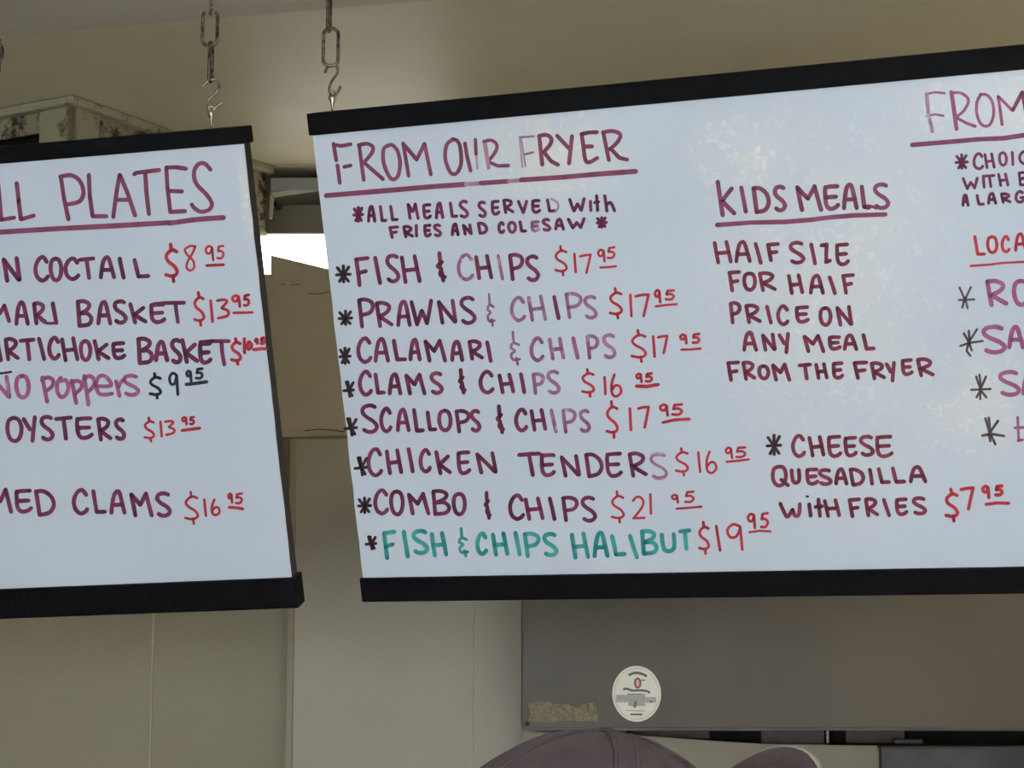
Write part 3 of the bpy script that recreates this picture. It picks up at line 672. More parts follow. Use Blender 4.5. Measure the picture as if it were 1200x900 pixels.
word(BR, F_, 'CH', [13,287,97,434, 103,290,207,430], LB, 'ink_m'); word(BR, F_, 'IPS', [220,293,270,440, 290,290,380,442, 391,295,464,436], LB - .4, 'ink_f')
price(BR, F_, '$1795', [546,243,630,472, 682,285,708,427, 733,275,810,413, 860,263,922,342, 926,260,1004,340], [(885,375),(950,360),(1040,355)], 3.2, und_w=3.6)
word(BR, G_, 'CHICKeN'.replace('e', 'E'), [148,20,247,196, 256,25,364,184, 383,18,431,174, 453,24,532,174, 546,36,650,185, 675,38,764,184, 785,43,918,180], LB, 'ink_m')
word(BR, H_, 'TENDE', [30,43,172,195, 163,53,260,195, 280,60,406,199, 423,50,538,202, 546,45,652,200], LB, 'ink_m')
strokes(BR, H_, [('l', [(40, 62), (120, 52), (250, 72)])], 2.6, 'ink_m')
word(BR, H_, 'R', [678,45,797,199], LB, 'ink_m'); word(BR, H_, 'S', [806,48,916,212], 3.6, 'ink_v'); word(BR, H_, 'S', [812,60,912,200], 2.0, 'ink_f')
word(BR, H_, '$1', [953,18,1042,192, 1083,43,1113,173], WP, 'ink_r', 'price'); price(BR, J_, '695', [30,238,107,378, 146,216,197,290, 200,213,274,287], [(157,305),(220,300),(288,291)])
word(BR, G_, 'COMBO', [188,260,282,420, 281,267,373,425, 385,280,524,420, 528,265,645,424, 648,281,736,424], LB, 'ink_m')
word(BR, G_, '+', [830,274,885,446], 4.0, 'ink_m'); word(BR, G_, 'C', [978,290,1078,452], LB, 'ink_m')
word(BR, H_, 'HIPS', [68,308,192,452, 210,308,262,454, 288,303,392,460, 403,303,499,462], LB, 'ink_m')
price(BR, H_, '$2195', [576,272,665,468, 702,303,784,447, 803,288,823,417, 930,293,980,352, 1003,273,1072,350], [(965,380),(1040,375),(1110,368)])
word(BR, G_, 'FISH', [238,503,324,682, 355,503,402,674, 411,498,518,652, 518,510,628,667], LB + .3, 'ink_t')
word(BR, G_, '&', [680,488,752,667], 3.2, 'ink_t')
word(BR, G_, 'CHIP', [785,513,862,658, 876,512,986,662, 1008,510,1058,660, 1063,513,1168,670], LB + .3, 'ink_t')
word(BR, H_, 'SHALIBUT', [178,515,274,665, 338,513,458,680, 472,508,573,670, 575,528,674,664, 680,528,745,677, 750,498,860,657, 866,518,972,642, 973,493,1052,627], LB + .3, 'ink_t')
word(BR, H_, '$', [1088,450,1164,652], 3.2, 'ink_r', 'price'); price(BR, J_, '1995', [86,673,132,834, 153,663,259,828, 275,603,332,702, 348,598,407,699], [(292,718),(350,710),(415,713)], 3.1)
# --- kids meals
word(BR, K_, 'KIDS', [193,152,315,373, 332,186,384,352, 403,188,518,356, 528,181,612,345], 4.8, 'ink_h', 'heading', 'maroon heading KIDS MEALS')
word(BR, K_, 'MEAL', [660,178,824,343, 822,178,925,335, 932,168,1032,332, 1038,181,1112,330], 4.8, 'ink_h', 'heading'); word(BR, M_, 'S', [315,168,417,330], 4.6, 'ink_h', 'heading')
strokes(BR, M_, [('c', [(285, 322), (310, 310), (335, 320)])], 3.6, 'ink_h', 'heading')
rule(BR, K_, [(202, 418), (400, 404), (600, 400), (750, 388), (850, 375), (1000, 362), (1188, 356)], 5.4, 'ink_h')
k = 4.3
word(BR, K_, 'HAIF', [176,505,294,650, 303,505,405,642, 416,518,470,652, 488,518,570,637], k, 'ink_w')
word(BR, K_, 'SIZE', [622,510,720,650, 741,520,788,655, 803,520,875,650, 893,520,982,660], k, 'ink_w')
word(BR, K_, 'FOR', [262,681,342,814, 350,690,436,809, 441,688,552,812], k, 'ink_w')
word(BR, K_, 'HAIF', [611,700,713,829, 740,703,835,827, 850,713,904,830, 928,700,1010,827], k, 'ink_w')
word(BR, N_, 'PRICE', [170,163,246,302, 261,178,364,300, 383,185,430,302, 448,182,527,312, 558,188,647,297], k, 'ink_w')
word(BR, N_, 'ON', [696,193,778,314, 795,186,902,315], k, 'ink_w')
word(BR, N_, 'ANYMEAL', [250,336,342,462, 358,348,452,462, 456,343,536,477, 603,356,737,470, 750,363,834,455, 838,352,930,457, 948,350,1032,457], k, 'ink_w')
word(BR, N_, 'FROMTHE', [155,511,237,639, 246,512,333,632, 338,533,413,629, 418,523,538,637, 573,523,660,630, 671,521,757,627, 773,516,848,624], k, 'ink_w')
word(BR, N_, 'FRY', [895,511,989,627, 996,516,1092,629, 1083,513,1157,642], k, 'ink_w'); word(BR, O_, 'ER', [478,298,554,404, 568,293,677,412], k, 'ink_w')
word(BR, J_, 'CHEESE', [535,141,624,284, 632,148,738,280, 746,146,837,284, 843,152,928,280, 933,146,1028,277, 1028,146,1137,284], k, 'ink_w')
word(BR, J_, 'QUESADIL', [416,321,530,457, 528,341,600,439, 618,338,703,446, 692,341,780,447, 788,336,873,445, 873,338,970,452, 986,340,1022,445, 1038,336,1122,439], k, 'ink_w')
word(BR, P_, 'LA', [420,331,510,437, 525,323,634,432], k, 'ink_w')
word(BR, J_, 'witH', [460,538,605,642, 630,543,662,634, 668,515,728,634, 722,518,830,634], k, 'ink_w')
strokes(BR, J_, [('l', [(627, 508), (634, 509)])], 3, 'ink_w')
word(BR, J_, 'FRI', [866,513,947,637, 963,511,1052,632, 1068,516,1122,630], k, 'ink_w'); word(BR, P_, 'ES', [443,513,524,624, 543,506,634,620], k, 'ink_w')
price(BR, P_, '$795', [732,455,824,662, 822,448,912,592, 948,438,1004,525, 1020,435,1082,512], [(978,555),(1040,546),(1110,548)], 3.8, und_w=4)
# --- right column
strokes(BR, Q_, [('l', [(632, 250), (680, 240), (735, 246)]), ('l', [(630, 380), (680, 370), (728, 378)])], 2.6, 'ink_p', 'heading', 'faint pink heading FROM')
strokes(BR, Q_, [('l', [(630, 250), (636, 320), (640, 372)]), ('l', [(645, 395), (655, 430), (662, 470)])], 4.6, 'ink_v', 'heading')
strokes(BR, Q_, [('l', [(775, 240), (790, 340), (805, 455)])], 5, 'ink_p', 'heading')
strokes(BR, Q_, [('c', [(775, 245), (830, 245), (875, 285), (850, 345), (805, 385)]), ('l', [(815, 395), (860, 420), (915, 440)]),
 ('c', [(945, 255), (922, 310), (930, 390), (960, 435), (1000, 430), (1022, 370), (1015, 300), (985, 258), (945, 252)]),
 ('l', [(1050, 265), (1060, 340), (1072, 430)]), ('l', [(1055, 270), (1130, 345)])], 3.6, 'ink_p', 'heading')
strokes(BR, Q_, [('l', [(1135, 345), (1190, 240)]), ('l', [(1190, 240), (1225, 420)])], 4.6, 'ink_h', 'heading')
rule(BR, Q_, [(545, 549), (800, 528), (930, 516), (1080, 510), (1200, 492), (1500, 470)], 5.4, 'ink_h')
q = 3.2
word(BR, Q_, '*', [793,597,877,696], q, 'ink_m', 'star_bullet')
word(BR, Q_, 'CHOICE', [898,592,967,698, 963,592,1034,692, 1048,586,1105,676, 1122,583,1144,674, 1166,580,1232,667, 1245,572,1300,662], q, 'ink_m')
word(BR, Q_, 'WITHB', [836,734,937,814, 953,722,976,805, 964,718,1032,802, 1043,710,1115,796, 1163,703,1240,792], q, 'ink_m')
word(BR, Q_, 'ALARG', [833,833,882,912, 916,836,972,907, 983,824,1044,900, 1058,826,1129,895, 1143,813,1210,892], q + .2, 'ink_m')
word(BR, M_, 'LOCA', [903,476,977,602, 978,478,1050,589, 1063,477,1122,585, 1142,461,1220,575], 3.5, 'ink_r', 'heading', 'red heading LOCA')
rule(BR, M_, [(887, 658), (1000, 650), (1080, 640), (1200, 634), (1400, 620)], 2.8, 'ink_r')
strokes(BR, S_, [('l', [(130, 152), (185, 275)]), ('l', [(250, 148), (185, 285)]), ('l', [(125, 284), (285, 277)]), ('l', [(180, 285), (160, 365)]), ('l', [(195, 285), (215, 370)])], 2.7, 'ink_g', 'star_bullet', 'worn grey star bullet mark')
word(BR, S_, 'RO', [400,60,648,362, 680,58,885,357], 5.0, 'ink_p')
strokes(BR, S_, [('l', [(175, 635), (230, 730), (260, 815)]), ('l', [(228, 608), (235, 700)]), ('l', [(315, 592), (240, 710)]), ('l', [(140, 768), (235, 735), (375, 716)]), ('l', [(225, 740), (205, 820), (245, 872)])], 2.8, 'ink_g', 'star_bullet')
word(BR, S_, 'SA', [362,543,632,858, 632,545,825,806], 5.0, 'ink_p')
strokes(BR, T_, [('l', [(235, 215), (270, 320)]), ('l', [(262, 200), (275, 310)]), ('l', [(315, 215), (270, 320)]), ('l', [(195, 323), (352, 317)]), ('l', [(268, 320), (268, 400)]), ('l', [(270, 325), (238, 385)]), ('l', [(275, 330), (318, 385)])], 2.7, 'ink_g', 'star_bullet')
word(BR, T_, 'SA', [412,162,602,380, 600,168,760,370], 4.6, 'ink_p')
strokes(BR, T_, [('l', [(310, 555), (345, 670)]), ('l', [(338, 550), (348, 660)]), ('l', [(412, 575), (350, 665)]), ('l', [(285, 695), (350, 680), (462, 698)]), ('l', [(340, 685), (350, 740)]), ('l', [(355, 690), (390, 765)])], 3.2, 'ink_g', 'star_bullet')
strokes(BR, T_, [('l', [(572, 545), (580, 735)]), ('l', [(550, 632), (680, 625)]), ('l', [(575, 735), (610, 728)]), ('l', [(668, 540), (680, 735)])], 3.4, 'ink_p')

# --- left board
a = (0, 170, 6); b = (140, 170, 6); c0 = (0, 280, 6); dd = (140, 280, 6); ee = (0, 400, 6); ff = (120, 400, 6); gg = (0, 540, 7.5); hh = (140, 540, 7.5)
strokes(BL, a, [('l', [(-12, 270), (10, 525)]), ('l', [(10, 525), (100, 510)]), ('l', [(118, 268), (132, 390), (148, 522)]), ('l', [(148, 522), (238, 496)]), ('l', [(-150, 280), (-110, 535)]), ('l', [(-110, 535), (-60, 530)]),
 ('l', [(428, 220), (450, 370), (482, 522)]), ('c', [(425, 222), (500, 212), (560, 250), (588, 330), (560, 395), (475, 418)]),
 ('l', [(625, 210), (632, 360), (652, 500)]), ('l', [(652, 500), (750, 500)]),
 ('l', [(842, 210), (820, 330), (797, 505)]), ('l', [(845, 212), (895, 330), (950, 495)]), ('l', [(830, 385), (900, 385)]),
 ('l', [(945, 205), (960, 195), (1120, 175)]), ('l', [(1022, 200), (1030, 330), (1048, 485)])], 5.0, 'ink_h', 'heading', 'maroon heading ending in PLATES')
strokes(BL, b, [('l', [(330, 158), (338, 300), (358, 470)]), ('l', [(330, 158), (400, 156), (468, 166)]), ('l', [(345, 322), (440, 326)]), ('l', [(358, 470), (462, 464)]),
 ('c', [(640, 172), (600, 130), (555, 135), (525, 190), (540, 270), (610, 345), (650, 410), (630, 455), (570, 468), (525, 440), (510, 418)])], 5.0, 'ink_h', 'heading')
rule(BL, a, [(-300, 634), (0, 612), (400, 588), (800, 568), (1200, 545)], 6, 'ink_h')
rule(BL, b, [(350, 550), (500, 528), (600, 518), (732, 510)], 6, 'ink_h')
w5 = 4.6
word(BL, c0, 'N', [12,120,154,310], w5 + .3, 'ink_m'); word(BL, c0, 'COCTAIL', [236,113,352,307, 343,123,446,304, 447,123,566,297, 547,120,672,289, 696,113,817,285, 828,123,885,287, 931,133,1058,282], w5, 'ink_m')
word(BL, dd, '$', [312,25,424,312], 4.0, 'ink_r', 'price'); price(BL, dd, '895', [448,40,542,230, 598,42,668,157, 676,40,740,147], [(615,187),(670,184),(732,181)], 2.6, und_w=3.6)
word(BL, c0, 'MARI', [-72,453,80,592, 101,431,212,612, 226,438,332,607, 356,438,412,605], w5, 'ink_m')
strokes(BL, c0, [('c', [(290, 570), (330, 592), (400, 590)])], 3.6, 'ink_m')
word(BL, c0, 'BASKE', [533,423,658,625, 678,428,792,609, 793,423,900,602, 903,443,1040,602, 1050,445,1172,599], w5, 'ink_m')
strokes(BL, dd, [('l', [(240, 458), (330, 450), (455, 448)]), ('l', [(395, 455), (402, 520), (412, 585)])], w5, 'ink_m')
price(BL, dd, '$1395', [516,365,607,618, 630,423,667,592, 678,416,780,567, 785,388,857,485, 863,383,920,480], [(803,520),(870,518),(935,516)], 3.2, und_w=3)
word(BL, c0, 'ARTICHOKE', [-77,698,22,867, 26,688,142,862, 131,690,252,860, 260,686,327,859, 333,681,430,855, 423,683,560,867, 555,703,650,864, 650,703,780,859, 783,718,890,852], w5, 'ink_m')
word(BL, dd, 'BASKE', [118,686,246,888, 243,708,352,869, 356,695,446,882, 428,696,562,880, 551,718,657,884], w5 + .2, 'ink_m')
strokes(BL, dd, [('l', [(570, 725), (660, 718), (770, 718)]), ('l', [(718, 722), (724, 800), (738, 882)])], w5 + .2, 'ink_m')
price(BL, dd, '$1095', [776,688,868,892, 866,690,892,812, 888,713,940,787, 945,692,982,745, 984,684,1030,748], [(945,778),(1000,772),(1032,772)], 3.6, und_w=4)
strokes(BL, ee, [('l', [(-20, 228), (30, 222), (80, 214)])], 2.8, 'ink_b')
word(BL, ee, 'NO', [-62,233,82,412, 101,226,218,408], w5, 'ink_p')
word(BL, ee, 'poppers'.replace('s', 'S'), [280,238,392,438, 386,240,497,407, 488,262,592,448, 575,228,680,458, 662,226,803,390, 803,253,890,398, 862,226,987,390], w5 - .2, 'ink_p')
word(BL, ee, '$', [1043,215,1145,410], 3.4, 'ink_k', 'price', 'black price $9.95'); price(BL, ff, '995', [461,213,542,384, 583,198,635,288, 645,182,714,272], [(590,302),(660,295),(735,284)], 3.2, 'ink_k', 4)
word(BL, ee, 'OYSTERS', [38,523,167,715, 153,518,272,713, 278,515,387,703, 381,518,513,699, 528,525,662,692, 676,528,792,706, 801,533,889,699], w5, 'ink_m')
price(BL, ff, '$1395', [288,528,376,712, 399,556,428,678, 434,550,517,665, 553,525,602,592, 605,523,654,592], [(562,626),(620,618),(685,610)], 2.8, und_w=3.8)
word(BL, gg, 'MED', [-92,233,117,467, 128,243,293,463, 300,245,493,492], w5, 'ink_m'); word(BL, gg, 'CLA', [632,238,787,480, 803,248,942,474, 962,248,1115,475], w5, 'ink_m'); word(BL, hh, 'MS', [86,268,303,498, 315,266,463,499], w5, 'ink_m')
price(BL, hh, '$1695', [566,260,706,562, 733,328,774,493, 798,328,895,488, 946,278,1002,378, 1008,276,1088,384], [(965,408),(1030,412),(1085,422)], 2.8, und_w=3.6)


# ------------------------------------------------------------------ chains and hooks
def link_mesh(h, wd, r, gap=False):
    """oval wire link in the local xz plane, hanging from z=0 down to -h"""
    bm = bmesh.new(); P = []; rr = wd / 2
    for i in range(9): a_ = math.pi * i / 8; P.append((rr * math.cos(a_), 0, -rr + rr * math.sin(a_) * .8))
    for i in range(9): a_ = math.pi + math.pi * i / 8; P.append((rr * math.cos(a_), 0, -(h - rr) + rr * math.sin(a_) * .8))
    if gap:
        P = P[6:] + P[:3]; tube(bm, P, r, 8)
    else: tube(bm, P, r, 8, closed=True)
    return bm
def chain(x, ytop, Y, seq, name_label, b, hook, sx, wire):
    """seq: list of (y0, y1, face_on, x, open) in picture rows from the top; hangs at depth Y"""
    top = at(x, ytop, Y); root = empty('hanging_chain', name_label, 'chain', (top.x, top.y, ZC), 'chains holding the menu boards')
    k = Y / FPX; O = Vector((top.x, top.y, ZC))
    for (y0, y1, face, cx, op, w_) in seq:
        p = at(cx, y0, Y); h = p.z - at(cx, y1, Y).z
        bm = link_mesh(h, w_ * k, 2.15 * k, op)
        bmesh.ops.rotate(bm, verts=bm.verts, cent=(0, 0, 0), matrix=Matrix.Rotation(0 if face else math.radians(80), 3, 'Z'))
        bmesh.ops.translate(bm, verts=bm.verts, vec=p - O); link('chain_link', bm, M[wire], root, True)
    return root, O
def wire_px(pts, Y, r_px, O, root, name, m, n=5, dy=None):
    P = []
    for i, (x, y) in enumerate(pts):
        q = at(x, y, Y) - O
        if dy: q.y += dy[i]
        P.append(tuple(q))
    bm = bmesh.new(); tube(bm, catmull(P, n), r_px * Y / FPX, 8); return link(name, bm, m, root, True)

def board_top_depth(b, x, y):
    # depth of the middle of the top rail under a given picture column
    r = ray(x, y); O = b.P0 - b.n * (BT / 2); t = (O - EYE).dot(b.n) / r.dot(b.n); return (r * t).y
YcR = board_top_depth(BR, 389, 128); YcL = board_top_depth(BL, 247, 148)
# right board's chain, left end
root, O = chain(386, -12, YcR, [(-22, 38, False, 386, False, 13), (31.5, 79, True, 388, False, 18)], 'dark wire chain at the left end of the right menu board', BR, None, 0, 'galv')
wire_px([(381, 85.5), (382.5, 81), (386, 77), (392, 76.5), (395.8, 80), (394.5, 87), (389, 95), (386.2, 102), (386.3, 109), (390, 112.5), (394.5, 110), (397.5, 105), (398.8, 101)], YcR, 1.7, O, root, 's_hook', M['galv'])
def eye(xc, y0, y1, Y, O, root):
    p = at(xc, y0, Y) - O; q = at(xc, y1, Y) - O; h = p.z - q.z; k = Y / FPX
    bm = bmesh.new(); tube(bm, [(p.x + 4.2 * k * math.cos(t), p.y, p.z - 5.5 * k + 4.6 * k * math.sin(t)) for t in [2 * math.pi * i / 16 for i in range(16)]], 1.4 * k, 8, closed=True)
    link('screw_eye', bm, M['galv2'], root, True)
    bm = bmesh.new(); lathe(bm, [(1.0 * k, 0), (1.6 * k, h * .18), (2.2 * k, h * .38), (5.2 * k, h * .60), (5.4 * k, h * .68), (3.0 * k, h * .80)], 14, (q.x, q.y, q.z))
    link('eye_collar', bm, M['galv2'], root, True)
eye(389.5, 106, 131, YcR, O, root)
# left board's chain, right end
root, O = chain(247, 8, YcL, [(10.5, 55.5, True, 246.5, True, 18), (49, 97, False, 247.5, False, 12)], 'wire chain with open top link at the right end of the left board', BL, None, 0, 'galv')
wire_px([(237.5, 101.5), (241, 97.5), (246, 94.5), (252, 93), (256.5, 97), (256.5, 103), (251, 111), (244, 117.5), (243.3, 123), (245.5, 128.5), (249.5, 129), (253, 126), (257, 123), (260.5, 120.5)], YcL, 1.5, O, root, 's_hook', M['galv2'])
eye(247.5, 124, 150, YcL, O, root)
# ceiling hooks that hold the two chains
for (x, Y, nm, yy) in ((246.5, YcL, 'small dark ceiling hook holding the chain of the left board', 10.5), (386, YcR, 'dark ceiling hook holding the chain of the right board', -22)):
    p = at(x, yy, Y); bm = bmesh.new(); k = Y / FPX
    P = [(p.x, p.y, ZC + .002), (p.x, p.y, (ZC + p.z) / 2 + .002), (p.x, p.y + .008, p.z + .003), (p.x, p.y + .010, p.z - .005), (p.x, p.y + .003, p.z - .0085), (p.x, p.y - .004, p.z - .0065)]
    tube(bm, catmull(P, 4), 1.5 * k, 8); o = link('ceiling_hook', bm, M['galv'], None, True); tag(o, nm, 'hook')
# chain cut by the left edge of the picture
YcE = board_top_depth(BL, -6, 172)
root, O = chain(-9, 8, YcE, [(-2, 52, False, -9, False, 12), (46, 92, True, -9, False, 19), (86, 134, False, -9.5, False, 12)], 'dark chain cut off by the left edge of the photo', BL, None, 0, 'galv')
wire_px([(x - 7, y) for x, y in [(-12, 140), (-10, 134), (-5, 130.5), (2, 134), (1, 142), (-6, 150), (-8, 158), (-4, 162), (2, 160), (4, 155)]], YcE, 1.7, O, root, 's_hook', M['galv'])
wire_px([(-4, 75), (1, 71), (3, 64), (2.6, 56), (0, 51), (-3, 48), (1.5, 47)], YcE - .012, 1.6, O, root, 'snap_clip', M['galv'])
eye(-11.5, 154, 176, YcE, O, root)
p = at(-9, -2, YcE); bm = bmesh.new(); tube(bm, [(p.x, p.y, ZC + .002), (p.x, p.y, p.z - .002)], .002, 8)
o = link('ceiling_hook', bm, M['galv'], None, True); tag(o, 'ceiling hook above the chain at the left edge', 'hook')

# ------------------------------------------------------------------ person in a cap, looking up at the menu
YPn = .99
HC = at(655, 960, YPn)                          # centre of the cap's opening (head centre height)
cap_top = at(700, 857, YPn)
px = YPn / FPX
yaw = math.radians(33)                          # facing right and a little towards the boards
tilt = math.radians(36.5)
fwd = Vector((math.cos(yaw), math.sin(yaw), 0)); sidev = Vector((-math.sin(yaw), math.cos(yaw), 0))
fx_ = (fwd * math.cos(tilt) + Vector((0, 0, math.sin(tilt)))); up_ = fx_.cross(sidev).normalized()
HCz = cap_top.z - .1095
hc = Vector((HC.x, YPn, HCz))
capmw = Matrix(((fx_.x, sidev.x, up_.x, hc.x), (fx_.y, sidev.y, up_.y, hc.y), (fx_.z, sidev.z, up_.z, hc.z), (0, 0, 0, 1)))
person = empty('person', 'person in a washed dark grey baseball cap looking up at the menu', 'person', (hc.x - .05, hc.y, 0))
pim = person.matrix_basis.inverted() if False else Matrix.Translation(-Vector((hc.x - .05, hc.y, 0)))
cap = bpy.data.objects.new('baseball_cap', None); C.objects.link(cap); cap.empty_display_size = .05; cap.parent = person; cap.matrix_local = pim @ capmw
# crown
AX, AY, AZ = .112, .092, .094
def crown_pt(th, ph, k=1.0):        # th around, ph 0 rim..pi/2 top
    e = .86
    ce, se = abs(math.cos(ph)) ** e, abs(math.sin(ph)) ** (e * .96)
    r = 1 - .006 * abs(math.cos(3 * th)) ** 10
    return Vector((AX * ce * math.cos(th) * r * k, AY * ce * math.sin(th) * r * k, AZ * se * k - .004 + .008 * math.cos(th)))
bm = bmesh.new(); NT, NP = 72, 18; rings = []
for j in range(NP):
    ph = math.pi / 2 * j / NP
    rings.append([bm.verts.new(crown_pt(2 * math.pi * i / NT, ph)) for i in range(NT)])
for A_, B_ in zip(rings, rings[1:]):
    for i in range(NT): bm.faces.new([A_[i], A_[(i + 1) % NT], B_[(i + 1) % NT], B_[i]])
tp = bm.verts.new(crown_pt(0, math.pi / 2))
for i in range(NT): bm.faces.new([rings[-1][i], rings[-1][(i + 1) % NT], tp])
crown = link('crown', bm, M['cap'], cap, True)
sm = crown.modifiers.new('solid', 'SOLIDIFY'); sm.thickness = .002; sm.offset = -1
# six panel seams meeting at the top: a raised tape with a stitch line on both sides
inv3 = capmw.to_3x3().transposed()
top_dir = (inv3 @ Vector((.30, .26, 1))).normalized()
cam_dir = (inv3 @ Vector((.0, -1, 0))); b0 = (cam_dir - top_dir * cam_dir.dot(top_dir)).normalized(); b1 = top_dir.cross(b0)
def surf(d, k=1.0):
    d = d.normalized(); t = 1 / math.sqrt((d.x / AX) ** 2 + (d.y / AY) ** 2 + (d.z / AZ) ** 2)
    # follow the squarer crown profile by casting onto crown_pt
    ph = math.atan2(d.z / AZ, math.hypot(d.x / AX, d.y / AY)); th = math.atan2(d.y / AY, d.x / AX)
    return crown_pt(th, max(ph, 0), k), ph
for s in range(6):
    a_ = math.radians(60 * s + 4); bk = b0 * math.cos(a_) + b1 * math.sin(a_); ck = top_dir.cross(bk)
    C3 = []
    for j in range(1, 40):
        f_ = math.radians(2 + j * 3.2); d = top_dir * math.cos(f_) + bk * math.sin(f_)
        row = [surf(d + ck * w_, kk) for w_, kk in ((-.058, 1.001), (-.03, 1.006), (0, 1.003), (.03, 1.006), (.058, 1.001))]
        if row[2][1] < .02: break
        C3.append([q for q, _ in row])
    if len(C3) < 3: continue
    bm = bmesh.new(); prev = None
    for row in C3:
        v = [bm.verts.new(q) for q in row]
        if prev:
            for q in range(4): bm.faces.new([prev[q], prev[q + 1], v[q + 1], v[q]])
        prev = v
    link('seam_tape', bm, M['cap'], cap, True)
    for q in (0, 4):
        bm = bmesh.new(); tube(bm, [row[q] for row in C3], .0012, 6); link('stitch_line', bm, M['cap_seam'], cap, True)
bm = bmesh.new(); lathe(bm, [(.004, -.004), (.008, -.002), (.007, .001), (.003, .0025)], 16)
bmesh.ops.transform(bm, matrix=Matrix.Translation(surf(top_dir)[0]) @ top_dir.to_track_quat('Z', 'Y').to_matrix().to_4x4(), verts=bm.verts)
link('button', bm, M['cap'], cap, True)
# brim: curved visor
bm = bmesh.new(); NB = 28; NR = 8; top = []; bot = []
for i in range(NB + 1):
    th = math.radians(-62 + 124 * i / NB); row = []; row2 = []
    for j in range(NR + 1):
        t = j / NR; inner = crown_pt(th, 0); q = math.cos(th * 1.25)
        L_ = .066 * max(0, q) ** .55
        x = inner.x - .004 + L_ * t; y = inner.y * (1 - .06 * t); z = inner.z - .002 - (y / .086) ** 2 * .024 * (.3 + .7 * t) - .006 * t * t
        row.append(bm.verts.new((x, y, z))); row2.append(bm.verts.new((x, y, z - .0035)))
    top.append(row); bot.append(row2)
for i in range(NB):
    for j in range(NR):
        bm.faces.new([top[i][j], top[i + 1][j], top[i + 1][j + 1], top[i][j + 1]]); bm.faces.new([bot[i][j + 1], bot[i + 1][j + 1], bot[i + 1][j], bot[i][j]])
    bm.faces.new([top[i][NR], top[i + 1][NR], bot[i + 1][NR], bot[i][NR]]); bm.faces.new([top[i + 1][0], top[i][0], bot[i][0], bot[i + 1][0]])
for i in (0, NB):
    for j in range(NR):
        bm.faces.new([top[i][j], top[i][j + 1], bot[i][j + 1], bot[i][j]])
edge = [tuple((top[i][NR].co + bot[i][NR].co) / 2) for i in range(NB + 1)]
brim = link('brim', bm, M['cap'], cap, True)
bm = bmesh.new(); tube(bm, edge, .0019, 8); link('worn_edge', bm, M['cap_edge'], cap, True)
bm = bmesh.new()
P = [crown_pt(2 * math.pi * i / 60, 0, 1.004) + Vector((0, 0, .003)) for i in range(60)]
tube(bm, P, .0022, 6, closed=True); link('hem', bm, M['cap_seam'], cap, True)

# body
HM = capmw @ Matrix.Translation((0, 0, 0))
def cone(bm, p, q, r0, r1, n=7):
    p, q = Vector(p), Vector(q)
    for i in range(n + 1):
        t = i / n; s_ = r0 + (r1 - r0) * t
        mm = Matrix.Translation(p.lerp(q, t)) @ Matrix.Scale(s_, 4)
        bmesh.ops.create_icosphere(bm, subdivisions=2, radius=1, matrix=mm)
def limb(bm, pts):
    for (a_, ra), (b_, rb) in zip(pts, pts[1:]):
        n = max(3, int((Vector(b_) - Vector(a_)).length / (min(ra, rb) * .45))); cone(bm, a_, b_, ra, rb, n)
def H(x, y, z): return capmw @ Vector((x, y, z))
P0 = Vector((hc.x - .05, hc.y, 0)); hz_ = hc.z
def Wp(f, s_, z): return P0 + fwd * f + sidev * s_ + Vector((0, 0, z))
def finish(bm, name, m, parent, vox):
    me = bpy.data.meshes.new(name)
    for v in bm.verts: v.co = pim @ v.co
    bm.to_mesh(me); bm.free(); me.materials.append(m); o = bpy.data.objects.new(name, me); C.objects.link(o)
    r = o.modifiers.new('re', 'REMESH'); r.mode = 'VOXEL'; r.voxel_size = vox; r.use_smooth_shade = True
    s = o.modifiers.new('sm', 'SMOOTH'); s.factor = .5; s.iterations = 3
    o.parent = parent; return o
nz_ = hz_ - .135      # base of the skull / top of the neck
sh = nz_ - .115       # shoulder height
bm = bmesh.new()
def ellip(c_, rx, ry, rz): bmesh.ops.create_icosphere(bm, subdivisions=4, radius=1, matrix=capmw @ Matrix.Translation(c_) @ Matrix.Diagonal((rx, ry, rz, 1)))
ellip((-.006, 0, -.005), .092, .075, .100); ellip((.022, 0, -.070), .066, .060, .076); ellip((.045, 0, -.118), .030, .034, .024)
limb(bm, [(H(.082, 0, -.035), .010), (H(.106, 0, -.068), .0135)])                         # nose
for s_ in (-1, 1):
    limb(bm, [(H(.078, .012 * s_, -.096), .007), (H(.072, .022 * s_, -.096), .005)])       # lips
    limb(bm, [(H(-.002, .074 * s_, -.030), .014), (H(-.006, .076 * s_, -.060), .009)])     # ears
    limb(bm, [(H(.082, .016 * s_, -.018), .008), (H(.074, .044 * s_, -.018), .007)])       # brows
limb(bm, [(H(-.020, 0, -.070), .056), (Wp(-.02, 0, sh + .05), .056), (Wp(-.02, 0, sh - .04), .07)])
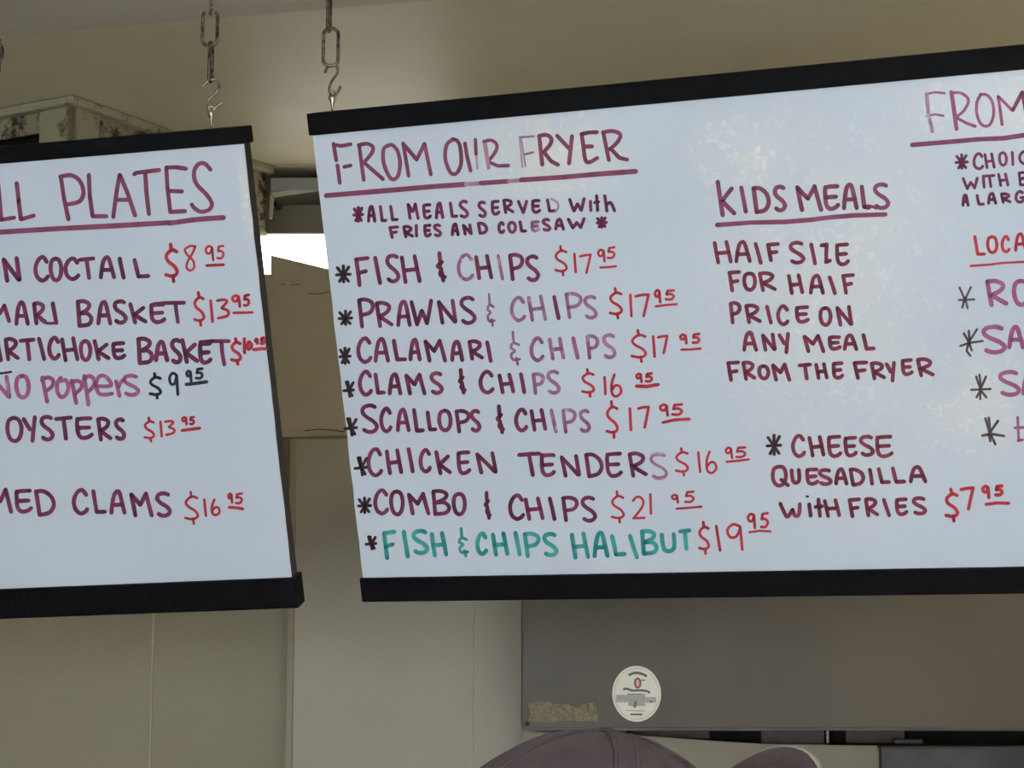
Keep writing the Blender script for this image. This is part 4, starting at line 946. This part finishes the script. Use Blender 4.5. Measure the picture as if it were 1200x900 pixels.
for s_ in (-1, 1):
    limb(bm, [(Wp(-.02, .03 * s_, sh), .05), (Wp(-.02, .17 * s_, sh - .035), .052), (Wp(-.03, .215 * s_, sh - .30), .040), (Wp(.03, .225 * s_, sh - .54), .028), (Wp(.04, .225 * s_, sh - .60), .030)])
    hb = Wp(.045, .225 * s_, sh - .66)
    limb(bm, [(Wp(.04, .225 * s_, sh - .60), .024), (hb, .026)])
    for k_ in range(4):
        a_ = hb + fwd * (.030 - .019 * k_) ; ln = (.066, .074, .070, .056)[k_]
        limb(bm, [(a_, .0095), (a_ + Vector((0, 0, -ln * .55)) + sidev * (-.006 * s_), .0088), (a_ + Vector((0, 0, -ln)) + sidev * (-.020 * s_), .0078)])
    limb(bm, [(Wp(.055, .215 * s_, sh - .61), .012), (Wp(.088, .205 * s_, sh - .65), .0105), (Wp(.094, .20 * s_, sh - .685), .009)])
    limb(bm, [(Wp(-.02, .06 * s_, sh - .06), .095), (Wp(-.02, .055 * s_, sh - .28), .09), (Wp(-.02, .06 * s_, sh - .45), .095)])
    limb(bm, [(Wp(-.02, .085 * s_, sh - .52), .088), (Wp(-.01, .095 * s_, .46), .056), (Wp(-.03, .10 * s_, .10), .038), (Wp(-.02, .10 * s_, .055), .04), (Wp(.12, .11 * s_, .03), .026)])
body = finish(bm, 'body', M['skin'], person, .0055)
bm = bmesh.new()
for s_ in (-1, 1):
    limb(bm, [(Wp(-.02, .04 * s_, sh - .01), .062), (Wp(-.02, .17 * s_, sh - .035), .062), (Wp(-.026, .20 * s_, sh - .20), .056)])
    limb(bm, [(Wp(-.02, .06 * s_, sh - .05), .107), (Wp(-.02, .06 * s_, sh - .28), .103), (Wp(-.02, .065 * s_, sh - .52), .11)])
finish(bm, 'shirt', M['shirt'], person, .009)
bm = bmesh.new()
for s_ in (-1, 1): limb(bm, [(Wp(-.02, .06 * s_, sh - .50), .103), (Wp(-.02, .087 * s_, sh - .60), .098), (Wp(-.01, .097 * s_, .46), .070), (Wp(-.03, .10 * s_, .08), .058)])
finish(bm, 'trousers', M['trousers'], person, .009)
for s_ in (-1, 1):
    bm = bmesh.new(); limb(bm, [(Wp(-.05, .10 * s_, .048), .047), (Wp(.04, .105 * s_, .044), .044), (Wp(.15, .112 * s_, .036), .036)]); finish(bm, 'shoe', M['shoe'], person, .007)
bm = bmesh.new(); bmesh.ops.create_icosphere(bm, subdivisions=4, radius=1, matrix=capmw @ Matrix.Translation((-.022, 0, -.030)) @ Matrix.Diagonal((.082, .0775, .085, 1)))
finish(bm, 'hair', M['hair'], person, .006)
for s_ in (-1, 1):
    bm = bmesh.new(); bmesh.ops.create_icosphere(bm, subdivisions=2, radius=.011, matrix=Matrix.Translation(pim @ H(.079, .031 * s_, -.036)))
    eye_ = link('eye', bm, M['stk'], person, True)
    bm = bmesh.new(); bmesh.ops.create_icosphere(bm, subdivisions=2, radius=.0052, matrix=Matrix.Translation(pim @ H(.0868, .031 * s_, -.0345))); link('iris', bm, M['hair'], eye_, True)
